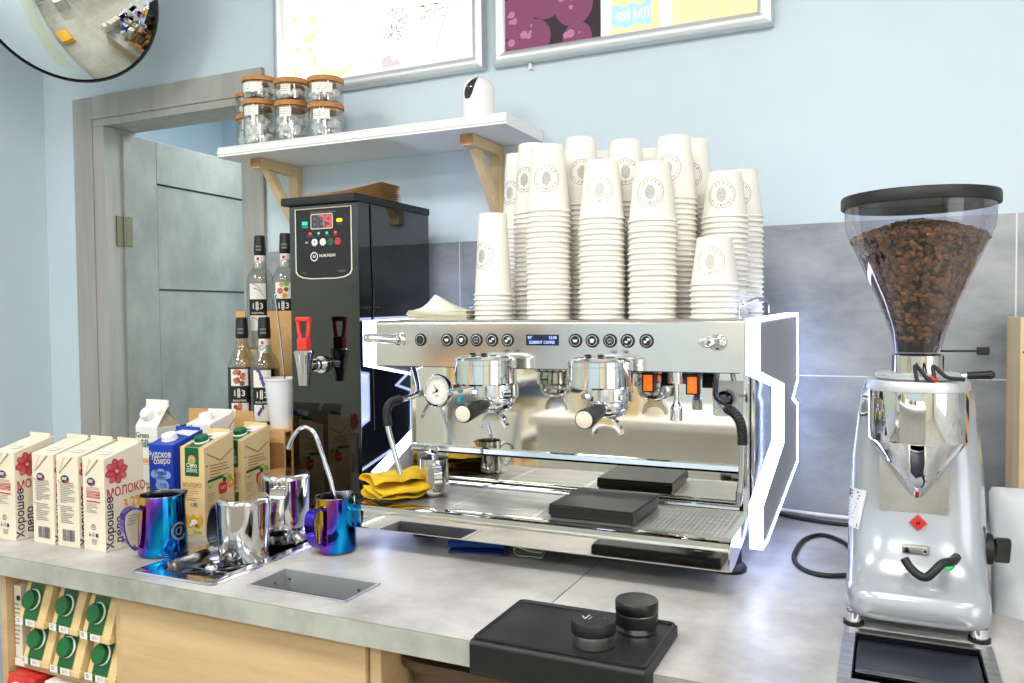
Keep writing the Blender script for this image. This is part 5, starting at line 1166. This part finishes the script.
# collar, adjustment ring, hopper
HY = 1.366
b = B(); b.lathe([(.045, 1.268), (.056, 1.268), (.058, 1.270), (.058, 1.275), (.056, 1.277), (.036, 1.277)], 'alu', 64, T(GX, HY, 0))
for i in range(60):
    a = 2*PI*i/60; b.box(.0568, .0588, -.0012, .0012, 1.2705, 1.2745, 'alu', 0, T(GX, HY, 0) @ RZ(a))
b.cyl((GX+.056, HY-.004, 1.2735), (GX+.066, HY-.006, 1.2740), .003, 'chrome', 12); b.build('adjustment_ring', t)
b = B(); b.cyl((GX+.0655, HY-.006, 1.2740), (GX+.094, HY-.010, 1.2760), .0055, 'black_matte', 20, .0062); b.sphere((GX+.094, HY-.010, 1.2760), .0066, 'black_matte', n=10); b.build('ring_handle', t)
b = B(); b.lathe([(.034, 1.2772), (.036, 1.2772), (.036, 1.303), (.033, 1.304)], 'steel', 56, T(GX, HY, 0)); b.build('collar', t)
b = B(); b.tube([(GX-.002, 1.300, 1.269), (GX-.005, 1.306, 1.288), (GX-.001, 1.310, 1.288), (GX+.012, 1.303, 1.272), (GX+.020, 1.300, 1.271), (GX+.018, 1.306, 1.288), (GX+.022, 1.309, 1.288), (GX+.036, 1.303, 1.275), (GX+.058, 1.312, 1.2715)], .0028, 'rubber', 10, k=5)
b.tube([(GX+.016, 1.300, 1.2755), (GX+.020, 1.297, 1.2715), (GX+.024, 1.300, 1.272)], .0024, 'red', 8, k=3); b.build('switch_cable', t)
b = B(); b.tube([(GX+.030, HY, 1.3095), (GX+.079, HY-.008, 1.3105)], .0016, 'black_matte', 8); b.box(GX+.077, GX+.093, HY-.013, HY-.004, 1.3045, 1.3165, 'black_matte', .0015); b.build('hopper_gate', t)
b = B(); prof = [(.0305, 1.3045), (.032, 1.31), (.037, 1.335), (.055, 1.385), (.082, 1.447), (.1005, 1.491), (.1020, 1.503), (.1035, 1.532)]
b.lathe(prof, 'clear_hopper', 72, T(GX, HY, 0)); b.build('hopper', t)
b = B(); b.lathe([(.1045, 1.524), (.1075, 1.5242), (.1082, 1.5265), (.1082, 1.5390), (.1065, 1.5420), (.102, 1.5430), (0, 1.5430)], 'black_matte', 72, T(GX, HY, 0)); b.lathe([(0, 1.5370), (.1045, 1.5370), (.1045, 1.524)], 'dark_grey', 72, T(GX, HY, 0)); b.build('hopper_lid', t)
# beans: one heap nobody could count
q = random.Random(11); vs = []; fs = []
tb = bmesh.new(); bmesh.ops.create_icosphere(tb, subdivisions=1, radius=1); bv = [v.co.copy() for v in tb.verts]; bf = [[v.index for v in f.verts] for f in tb.faces]; tb.free()
def rz(z):
    P_ = prof
    for (r0_, z0_), (r1_, z1_) in zip(P_, P_[1:]):
        if z0_ <= z <= z1_: return r0_+(r1_-r0_)*(z-z0_)/(z1_-z0_)
    return .03
def bean(c, M3):
    o = len(vs)
    for v in bv:
        p = Vector((v.x*.0060, v.y*.0044, v.z*.0036)); vs.append(tuple(M3 @ p+c))
    fs.extend([[o+k for k in f] for f in bf])
for _ in range(2100):
    u = q.random(); z = 1.308+(1.480-1.308)*math.sqrt(u); r = rz(z)-.0055-q.uniform(0, .004); a = q.uniform(0, 2*PI)
    nrm = Vector((math.cos(a), math.sin(a), -.5)).normalized(); M3 = nrm.to_track_quat('Z', 'Y').to_matrix() @ Matrix.Rotation(q.uniform(0, PI), 3, 'Z') @ Matrix.Rotation(q.uniform(-.4, .4), 3, 'X')
    bean(Vector((GX+r*math.cos(a), HY+r*math.sin(a), z)), M3)
for _ in range(1500):
    r = .091*math.sqrt(q.random()); a = q.uniform(0, 2*PI); z = 1.477+.026*(1-(r/.091)**1.6)+q.uniform(-.003, .002)
    bean(Vector((GX+r*math.cos(a), HY+r*math.sin(a), z)), (Matrix.Rotation(q.uniform(0, PI), 3, 'Z') @ Matrix.Rotation(q.uniform(-.6, .6), 3, 'X') @ Matrix.Rotation(q.uniform(-.6, .6), 3, 'Y')))
b = B(); b.ms.append('bean'); b.add(vs, fs, 'bean'); b.lathe([(0, 1.308), (.026, 1.308), (.032, 1.335), (.045, 1.385), (.071, 1.447), (.082, 1.472), (0, 1.490)], 'bean_gap_shade', 40, T(GX, HY, 0))  # near-black core paints the shade into the gaps between beans
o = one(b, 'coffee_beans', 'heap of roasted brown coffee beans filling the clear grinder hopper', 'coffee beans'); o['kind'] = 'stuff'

# ---------------------------------------------------------------- cables behind
b = B(); b.tube([(-.030, 1.508, .920), (-.060, 1.529, .9075), (-.100, 1.520, .9045), (-.134, 1.535, .9045), (-.158, 1.585, .9045), (-.163, 1.650, .9045), (-.155, 1.745, .9045), (-.125, 1.795, .9045), (-.085, 1.76, .9045), (-.062, 1.70, .9045), (-.03, 1.62, .9045), (.0, 1.56, .905), (.02, 1.53, .912)], .0044, 'rubber', 12, k=6)
one(b, 'power_cable', 'black power cable looped on the worktop left of the grinder', 'cable')
b = B(); b.tube([(-.30, 1.935, .908), (-.262, 1.930, .912), (-.18, 1.915, .906), (-.10, 1.90, .905), (.0, 1.905, .905), (.25, 1.93, .905)], .0042, 'black_matte', 12, k=6)
one(b, 'power_cable', 'straight black cable running along the tiles behind the machine', 'cable')
b = B(); b.tube([(-.32, 1.945, .916), (-.26, 1.945, .917), (-.16, 1.938, .914), (-.06, 1.935, .912), (.06, 1.945, .908), (.25, 1.948, .905)], .0042, 'white', 12, k=6)
one(b, 'power_cable', 'white cable lying against the tiled wall behind the machine', 'cable')

# ---------------------------------------------------------------- white coffee pouch
b = B(); rows_ = []; W_ = .15; x0 = .144; y0 = 1.455
for k in range(13):
    u = k/12; z = .9004+.1905*u; d_ = .032*(1-u)**.6+.0012; sec = []
    for i in range(33):
        v = i/32; x = x0+W_*v+(.004*(1-u) if v == 0 else 0); yy = y0+u*.022-d_*math.sin(PI*v)**.5+.0012*math.sin(v*17+u*9); sec.append((x, yy, z-(.010 if (v in (0, 1) and k == 12) else 0)))
    for i in range(31, 0, -1):
        v = i/32; x = x0+W_*v; yy = y0+u*.022+d_*math.sin(PI*v)**.5; sec.append((x, yy, z))
    rows_.append(sec)
b.loft(rows_, 'pouch'); t = wthing('coffee_pouch', 'matt white stand-up coffee pouch with printed text block at the right edge', 'coffee pouch', (x0+W_/2, y0, .9)); b.build('pouch_body', t, ang=70)
b = B(); k = front(0, 1.424, 0); b.lines(.197, 1.010, .05, 15, .0048, .0024, 'ink_grey', k, 7); b.lines(.197, .94, .04, 4, .0042, .0018, 'ink_grey', k, 5); b.build('printed_text', t)

# ---------------------------------------------------------------- wooden organiser at the right
t = wthing('wooden_organiser', 'pale wooden organiser with slotted shelves against the tiles at the right', 'organiser', (.36, 1.80, .9))
b = B(); b.box(.217, .2295, 1.74, 1.93, .9004, 1.356, 'pine_v', .001); b.cyl((.2235, 1.7402, 1.292), (.2235, 1.7392, 1.292), .0022, 'shadow_gap', 10); b.build('side_board', t)
b = B(); b.box(.52, .532, 1.74, 1.93, .9004, 1.356, 'pine_v', .001); b.build('side_board', t)
b = B(); b.box(.2297, .5198, 1.925, 1.93, .9004, 1.35, 'cardboard_dark'); b.build('back_board', t)
for i in range(4):
    z = 1.355-.107*i
    b = B(); b.box(.2298, .5197, 1.748, 1.924, z-.054, z-.0, 'cardboard', .001); b.build('tier', t)
    b = B(); b.box(.2298, .5197, 1.775, 1.92, z-.105, z-.056, 'shadow_gap'); b.build('tier_gap', t)
b = B(); b.box(.2298, .5197, 1.75, 1.92, .9004, .914, 'pine'); b.build('tier', t)

# ============================================================ WALL: shelf, jars, camera, light boxes, mirror
SX0, SX1, SY0, SY1, SZ = -1.714, -.817, 1.740, 1.9645, 1.845
t = wthing('wall_shelf', 'white wall shelf on two pine brackets above the boiler', 'shelf', (-1.265, 1.85, 1.816))
b = B(); b.prism([(SY1, SZ), (SY0+.004, SZ), (SY0+.001, SZ-.003), (SY0+.004, SZ-.007), (SY0, SZ-.010), (SY0, SZ-.020), (SY0+.004, SZ-.023), (SY0+.001, SZ-.027), (SY0+.004, SZ-.029), (SY1, SZ-.029)], SX0, SX1, 'white', 'x'); b.build('shelf_board', t)
for cx in (-1.618, -.948):
    b = B(); b.box(cx-.017, cx+.017, 1.785, 1.944, 1.787, 1.8155, 'pine', .0015); b.box(cx-.017, cx+.017, 1.7845, 1.787, 1.789, 1.8135, 'pine_end'); br = b.build('bracket', t)
    b = B(); b.box(cx-.017, cx+.017, 1.9445, 1.9645, 1.625, 1.8155, 'pine_v', .0015); b.build('upright', br, shift=abs_loc(t))
    b = B(); b.prism([(1.822, 1.7865), (1.852, 1.7865), (1.9442, 1.675), (1.9442, 1.640)], cx-.012, cx+.012, 'pine_v', 'x', bev=.001); b.build('brace', br, shift=abs_loc(t))

def jar(h, seed, label_w):
    """glass jar, cork lid, paper label, sweets inside; local origin at its base, label towards -y"""
    t = thing('storage_jar', '', 'jar'); R_ = .0470; hb = h-.014
    b = B(); b.lathe([(0, .001), (R_-.004, 0), (R_, .004), (R_, hb-.004), (R_-.002, hb), (R_-.0035, hb), (R_-.0035, .006), (0, .005)], 'clear_glass', 40); b.build('glass', t)
    b = B(); b.lathe([(0, hb-.006), (R_-.005, hb-.006), (R_-.004, hb+.0005), (R_+.0015, hb+.001), (R_+.002, hb+.012), (R_, h), (0, h)], 'cork_n', 40); b.build('cork_lid', t)
    k = B(); k.rect(-label_w/2, 0, label_w/2, .026, 'label_white', None, 0); k.lines(-label_w/2+.004, .019, label_w-.01, 3, .005, .0012, 'ink_grey', None, seed, .0003)
    b = B(); n = 8
    for i in range(n):
        for (z0, z1) in ((hb-.032, hb-.006),):
            a0 = -PI/2+.26+(i/n-.5)*label_w/R_; a1 = a0+label_w/R_/n; r = R_+.0006
            b.add([(r*math.cos(a0), r*math.sin(a0), z0), (r*math.cos(a1), r*math.sin(a1), z0), (r*math.cos(a1), r*math.sin(a1), z1), (r*math.cos(a0), r*math.sin(a0), z1)], [(0, 1, 2, 3)], 'label_white')
    for j in range(3):
        a0 = -PI/2+.26-.4*label_w/R_; a1 = -PI/2+.26+(.3-.1*j)*label_w/R_; r = R_+.0009; z = hb-.012-.006*j
        b.add([(r*math.cos(a0), r*math.sin(a0), z), (r*math.cos((a0+a1)/2), r*math.sin((a0+a1)/2), z), (r*math.cos(a1), r*math.sin(a1), z), (r*math.cos(a1), r*math.sin(a1), z+.0012), (r*math.cos((a0+a1)/2), r*math.sin((a0+a1)/2), z+.0012), (r*math.cos(a0), r*math.sin(a0), z+.0012)], [(0, 1, 4, 5), (1, 2, 3, 4)], 'grey_print')
    k.bm.free(); b.build('paper_label', t)
    q = random.Random(seed); b = B(); H_ = hb*.74
    for i in range(int(95*h/.125)):
        r = (R_-.014)*math.sqrt(q.random()); a = q.uniform(0, 2*PI); z = .014+q.random()*(H_-.02); s_ = q.uniform(.008, .013)
        tb = bmesh.new(); bmesh.ops.create_icosphere(tb, subdivisions=2, radius=s_)
        for v in tb.verts: v.co *= 1+.35*noise.noise(v.co*140+Vector((i, 0, 0)))
        b.merge(tb, 'sweets' if q.random() < .62 else 'sweet_grey', T(r*math.cos(a), r*math.sin(a), z))
    o = b.build('sweets', t); o['kind'] = 'stuff'
    return t
HL = (.126, .109, .091); HU = (.064, .060, .069); lab = {0: 'lower', 1: 'upper'}; P3 = (('leftmost', -1.607), ('middle', -1.493), ('rightmost', -1.380))
for r in range(2):
    for c, (nm, x) in enumerate(P3):
        j = jar((HL, HU)[r][c], 10*r+c, (.046, .034, .046)[c] if r == 0 else (.060, .028, .058)[c]); j.location = (x, 1.797, SZ+.0002+(0 if r == 0 else HL[c]+.0005))
        j.rotation_euler = (0, 0, .12*(c-1)+.05*r)
        j['label'] = '%s %s cork lidded glass jar in the front row on the shelf' % (nm, lab[r]); j['group'] = 'cork lidded jars on the shelf'
for r in range(2):
    j = jar((.118, .062)[r], 77+r, .02); j.location = (-1.712+.045, 1.89, SZ+(.0002 if r == 0 else .1187)); j.location.x = -1.719+.0; j['label'] = '%s cork lidded glass jar peeking out behind the leftmost front jars' % lab[r]; j['group'] = 'cork lidded jars on the shelf'

t = wthing('security_camera', 'small white rounded security camera at the right end of the shelf', 'security camera', (-.938, 1.835, SZ))
C0 = T(-.938, 1.835, SZ)
b = B(); b.lathe([(0, 0), (.0405, 0), (.0415, .002), (.0415, .084)]+[(.0415*math.cos(a), .084+.034*math.sin(a)) for a in [PI/2*i/12 for i in range(1, 12)]]+[(0, .118)], 'white_gloss', 56, C0); b.build('housing', t)
b = B(); n = 20      # the dark lens visor: a drop-shaped strip wrapped on the dome
def dome(a, zz):
    if zz < .084: r = .0415
    else: r = .0415*math.sqrt(max(0, 1-((zz-.084)/.034)**2))
    return (r+.0006)*math.cos(a), (r+.0006)*math.sin(a), zz
vs = []; fs = []; CEN = -PI/2-.22
for i in range(n+1):
    u = i/n; z = .058+.058*u; hw = .0175*math.sin(PI*min(1, (u*.88+.06)))**.6*(1-.55*u); r = max(.006, math.hypot(*dome(0, z)[:2]))
    for k in range(7): a = CEN+.62*u**2+(k/6-.5)*2*hw/r; vs.append(dome(a, z))
for i in range(n):
    for k in range(6): fs.append((i*7+k, i*7+k+1, i*7+k+8, i*7+k+7))
b.add(vs, fs, 'black_gloss', C0); b.build('visor', t, ang=60)
b = B(); a = CEN+.02; L0 = dome(a, .076); b.lathe([(0, 0), (.0062, 0), (.0055, .002), (0, .0026)], 'navy_dark', 20, C0 @ frame(L0, (-math.sin(a), math.cos(a), 0), (0, 0, 1))); b.disc(.001, .011, .0012, 'label_white', C0 @ frame(L0, (-math.sin(a), math.cos(a), 0), (0, 0, 1)), .0010); b.build('lens', t)

def lightbox(name, label, x0, x1, z0, z1, art, crop):
    t = wthing(name, label, 'light box', ((x0+x1)/2, WY-.015, z0)); fw = .036; y1 = WY-.0008; y0 = WY-.028
    b = B()
    def bar(L_, M_): b.prism([(0, 0), (0, -.016), (.004, -.024), (.012, -.0275), (.022, -.0265), (.032, -.021), (.036, -.016), (.036, 0)], 0, L_, 'alu', 'z', M_)
    # each moulding runs along local z of its frame, x points inwards
    W_, H_ = x1-x0, z1-z0
    for o_, xa, za, L_ in (((x0, y1, z0), (0, 0, 1), (1, 0, 0), W_), ((x0, y1, z1), (0, 0, -1), (1, 0, 0), W_), ((x0, y1, z0), (1, 0, 0), (0, 0, 1), H_), ((x1, y1, z0), (-1, 0, 0), (0, 0, 1), H_)):
        X = Vector(xa); Zv = Vector(za); Yv = Vector((0, 1, 0)); M_ = Matrix(((X.x, Yv.x, Zv.x, o_[0]), (X.y, Yv.y, Zv.y, o_[1]), (X.z, Yv.z, Zv.z, o_[2]), (0, 0, 0, 1)))
        k = B(); bar_prof = [(0, 0), (0, -.016), (.004, -.024), (.012, -.0275), (.022, -.0265), (.032, -.021), (.036, -.016), (.036, 0)]; n = len(bar_prof)
        vs = [(p[0], p[1], p[0]) for p in bar_prof]+[(p[0], p[1], L_-p[0]) for p in bar_prof]
        b.add(vs, [(i, (i+1) % n, n+(i+1) % n, n+i) for i in range(n)], 'alu', M_); k.bm.free()
    b.build('frame', t, recalc=True)
    b = B(); b.box(x0+.03, x1-.03, y0+.012, y1, z0+.03, z1-.03, 'p_white'); art(b, front(0, y0+.0115, 0), x0+fw, x1-fw, z0+fw, z1-fw); b.build('poster', t)
    return t
def clipz(pts, x0, x1, z0, z1): return [(min(x1, max(x0, p[0])), min(z1, max(z0, p[1]))) for p in pts]
def art1(b, F, x0, x1, z0, z1):
    q = random.Random(4)
    b.poly([(x0, z0), (x0+.26, z0), (x0+.33, z0+.30), (x0, z0+.30)], 'p_cream', F, .0003); b.poly([(x0, z0+.30), (x0+.40, z0+.30), (x0+.40, z1), (x0, z1)], 'p_white', F, .0003)
    b.text('ТОП', x0+.17, z0+.40, .05, 'p_sky', F, .0006); b.text('сезона', x0+.12, z0+.245, .03, 'p_lime', F, .0006)
    b.disc(x0+.19, z0+.055, .060, 'p_lime', F, .0005, ry=.055); b.disc(x0+.19, z0+.085, .072, 'p_pinkw', F, .0007, ry=.066, n=40)
    for i in range(60):
        a = q.uniform(0, 2*PI); r = math.sqrt(q.random())*.065; xx, zz = x0+.19+r*math.cos(a), z0+.085+r*math.sin(a)*.9; th = q.uniform(0, PI)
        b.poly([(xx-.006*math.cos(th), zz-.006*math.sin(th)), (xx+.0012, zz), (xx+.006*math.cos(th), zz+.006*math.sin(th)), (xx, zz+.0012)], 'p_lav', F, .0009)
    for i in range(13):
        xx, zz = x0+.04+.085*q.random(), z0+.03+.19*q.random(); b.disc(xx, zz, .006, 'p_orangel', F, .0006+.00002*i, ry=.010, n=12)
    for xx, zz in ((x0+.135, z0+.165), (x0+.235, z0+.205), (x0+.26, z0+.215)): b.disc(xx, zz, .014, 'p_lime', F, .0006); b.disc(xx, zz+.004, .0125, 'p_white', F, .0008)
    b.disc(x0+.40, z0+.215, .047, 'p_lav', F, .0005, ry=.075, n=40); b.disc(x0+.40, z0+.115, .055, 'p_white', F, .0007, ry=.062, n=40); b.ring(x0+.40, z0+.115, .054, .056, 'p_lav', F, .0008, asp=1.12)
    for i in range(150):
        a = q.uniform(0, 2*PI); r = math.sqrt(q.random())*.05; xx, zz = r*math.cos(a), r*math.sin(a)*1.1
        if abs(xx-zz*.6+.0) < .03 or zz > .035: b.disc(x0+.40+xx, z0+.115+zz, .0022, ('p_berry', 'p_ink', 'p_orange', 'p_bow')[i % 4], F, .001+.000004*i, n=6)
    b.poly([(x0+.345, z0+.03), (x0+.375, z0+.045), (x0+.385, z0+.02), (x0+.40, z0+.03), (x0+.41, z0+.01), (x0+.35, z0+.005)], 'p_bow', F, .0009)
    for i in range(9):
        zz = z0+.26-.017*i
        for k in range(4): xx = x0+.475+.02*k+q.uniform(-.004, .004); b.poly([(xx, zz), (xx+.017, zz+q.uniform(-.006, .006)), (xx+.016, zz+.002), (xx, zz+.0025)], ('p_ink', 'p_bow', 'p_ink', 'p_orange')[(i+k) % 4], F, .0007)
    b.poly([(x0+.515, z0+.03), (x0+.575, z0+.20), (x0+.59, z0+.205), (x0+.60, z0+.18), (x0+.592, z0+.185), (x0+.582, z0+.19), (x0+.525, z0+.03)], 'p_ring', F, .0007)
lightbox('light_box', 'left light box poster with pale pastel drawings above the shelf', -1.683, -.977, 2.021, 2.721, art1, 0)
def art2(b, F, x0, x1, z0, z1):
    q = random.Random(9)
    b.rect(x0, z0, x0+.262, z1, 'p_berryd', F, .0003)
    for i, (dx, dz, r) in enumerate(((.03, .08, .062), (.115, .125, .066), (.02, .20, .07), (.085, .025, .05), (.19, .09, .06), (.22, .19, .062), (.10, .245, .065), (.20, .005, .045), (.02, .0, .035), (.17, .32, .07), (.04, .34, .065), (.11, .45, .08), (.23, .47, .07), (.0, .47, .06))):
        pts = [(min(x0+.262, max(x0, x0+dx+r*.86*math.cos(a))), min(z1, max(z0, z0+dz+r*.9*math.sin(a)))) for a in [2*PI*k/36 for k in range(36)]]
        u_ = []
        for p in pts:
            if not u_ or (abs(p[0]-u_[-1][0])+abs(p[1]-u_[-1][1])) > 1e-5: u_.append(p)
        b.poly(u_, 'p_berry', F, .0005+.00004*i)
        for k in range(6):
            xx = x0+dx-r*.3+q.uniform(-.02, .02); zz = z0+dz+r*.25+q.uniform(-.025, .02)
            if x0 < xx < x0+.25 and zz > z0+.01: b.disc(xx, zz, q.uniform(.003, .011), 'p_berryl', F, .00115+.00001*k+.00001*i, n=10)
    b.poly([(x0+.262, z0), (x0+.44, z0), (x0+.40, z1), (x0+.27, z1)], 'p_white', F, .0013)
    b.poly([(x0+.285, z0), (x0+.413, z0), (x0+.385, z0+.40), (x0+.305, z0+.40)], 'p_orangel', F, .0015)
    for i in range(14): b.disc(x0+.30+.09*q.random(), z0+.02+.3*q.random(), q.uniform(.008, .016), ('p_orange', 'p_yel')[i % 2], F, .0016+.00002*i, n=14)
    b.poly([(x0+.29+.10*(i/12)+0, z0+.012+.004*math.sin(i)) for i in range(13)]+[(x0+.39-.10*(i/12), z0+.066+.004*math.sin(i*1.3)) for i in range(13)], 'p_sky', F, .0021)
    b.text('450 МЛ', x0+.343, z0+.038, .030, 'p_white', F, .0024, sx=.85)
    b.rect(x0+.44, z0, x1, z1, 'p_yel', F, .0012)
    for i in range(5): b.poly([(x0+.50+.05*i, z0), (x0+.515+.05*i, z0), (x0+.56+.05*i, z0+.3), (x0+.535+.05*i, z0+.3)] if .56+.05*i < x1-x0 else [(x0+.46, z0), (x0+.47, z0), (x0+.49, z0+.2), (x0+.475, z0+.2)], 'p_orangel', F, .0014+.00003*i)
lightbox('light_box', 'right light box poster with dark plums and a 450 МЛ sticker', -.951, -.243, 2.021, 2.721, art2, 0)
b = B(); b.box(-.852, -.844, WY-.012, WY-.001, 2.004, 2.020, 'label_white', .001); one(b, 'wall_hook', 'tiny white clip on the wall just under the right light box', 'clip')

# convex mirror in the corner
MC = EYE+Vector((-2.395, 1.7900, 1.0330))*.90; view = (EYE-MC).normalized(); nv = (view-rgt*.34-Vector((0, 0, 1))*.22).normalized()
t = wthing('convex_mirror', 'round convex safety mirror with black rim high in the left corner', 'mirror', MC)
MM = T(*MC) @ nv.to_track_quat('Z', 'Y').to_matrix().to_4x4(); RM = .248; Rs = .60
b = B(); n = 14; a_ = math.asin(RM/Rs); b.lathe([(Rs*math.sin(a_*(1-i/n)), Rs*math.cos(a_*(1-i/n))-Rs*math.cos(a_)) for i in range(n+1)], 'mirror', 72, MM); b.build('mirror_face', t, ang=180)
b = B(); b.lathe([(RM-.001, .004), (RM+.003, .004), (RM+.006, 0), (RM+.006, -.012), (0, -.014)], 'black', 72, MM); b.build('rim', t)
b = B(); e_ = MC-nv*.014; b.tube([e_, e_-nv*.05, Vector((-2.6, 1.90, 2.50)), Vector((-2.66, WY-.001, 2.52))], .010, 'white', 12, k=4); b.cyl((-2.66, WY-.006, 2.52), (-2.66, WY-.0005, 2.52), .035, 'white'); b.build('wall_arm', t)

# ============================================================ THE SHOP BEHIND (seen in the mirror and the polished steel)
t = wthing('display_counter', 'long white topped service counter in the middle of the shop', 'counter', (-.9, -.6, 0))
b = B(); b.box(-1.55, .6, -1.15, -.45, .0, .84, 'plaster', .003); b.build('body', t); b = B(); b.box(-1.58, .63, -1.18, -.42, .8405, .88, 'white', .003); b.build('top', t)
q = random.Random(21)
for i in range(7):
    x = -1.40+.13*(i % 4); y = -.62-.16*(i//4)
    b = B(); b.lathe([(0, 0), (.045, 0), (.048, .004), (.048, .11), (.044, .118), (.05, .12), (.05, .135), (0, .137)], ('cream_card', 'ink_grey', 'tan_card')[i % 3], 24, T(x, y, .8805)); o = one(b, 'canister', '%s canister on the shop counter, seen only in the mirror' % ('cream', 'grey', 'tan')[i % 3], 'canister', 'canisters on the shop counter')
for i in range(4):
    b = B(); x = -.75+.17*i; b.box(x, x+.14, -.9, -.75, .8805, .93, ('leaf', 'lavender_ink', 'tan_card', 'black_matte')[i], .004); one(b, 'snack_box', '%s snack box on the shop counter' % ('green', 'violet', 'tan', 'black')[i], 'box')
t = wthing('storage_rack', 'tall white storage rack along the left wall of the shop', 'rack', (-2.5, -1.6, 0))
for z in (.1, .5, .9, 1.3, 1.7):
    b = B(); b.box(XL+.03, XL+.43, -3.0, -.9, z, z+.03, 'white'); b.build('shelf', t)
for y in (-2.99, -.93):
    b = B(); b.box(XL+.03, XL+.43, y, y+.03, 0, 1.9, 'white'); b.build('upright', t)
for z in (.13, .53, .93, 1.33):
    y = -2.9; i = 0
    while y < -1.1:
        w_ = q.uniform(.12, .28); h = q.uniform(.14, .30); b = B(); c_ = ('tan_card', 'cream_card', 'white', 'peach', 'card_fold', 'lblue', 'cream_card')[q.randrange(7)]
        b.box(XL+.08, XL+.38, y, y+w_, z+.0005, z+h, c_, .004); one(b, 'goods_box', 'coloured goods box standing on the storage rack behind', 'box', 'boxes on the storage rack'); y += w_+.03; i += 1
t = wthing('folding_chair', 'white folding chair behind the counter, seen in the mirror', 'chair', (-1.95, -.5, 0))
b = B(); b.box(-2.15, -1.75, -.7, -.3, .44, .46, 'white', .005); b.build('seat', t)
b = B(); b.box(-2.15, -1.75, -.72, -.70, .62, .85, 'white', .005); b.build('backrest', t)
for x in (-2.14, -1.76):
    b = B(); b.cyl((x, -.32, 0), (x, -.71, .86), .010, 'chrome_soft', 10); b.build('leg', t); b = B(); b.cyl((x, -.70, 0), (x, -.33, .44), .010, 'chrome_soft', 10); b.build('leg', t)
b = B(); b.box(-2.62, -2.32, .35, .65, 0, .22, 'yolk', .01); one(b, 'floor_box', 'yellow box on the floor near the left wall', 'box')
b = B(); b.box(.9, 2.7, -3.15, -2.8, 0, 2.1, 'cream_card', .004); one(b, 'tall_cupboard', 'tall cream cupboard against the far wall', 'cupboard')
b = B(); b.box(-1.2, .5, -3.19, -3.15, 1.1, 1.9, 'card_white', .004); one(b, 'menu_board', 'plain white board on the far wall', 'board')
b = B(); b.box(XR-.02, XR-.001, -2.0, .0, .5, 2.5, 'p_white'); o = struct(b, 'window_1', 'bright shop front window')
for o in ROOTS:
    for k in ('_w', '_abs'):
        if k in o: del o[k]
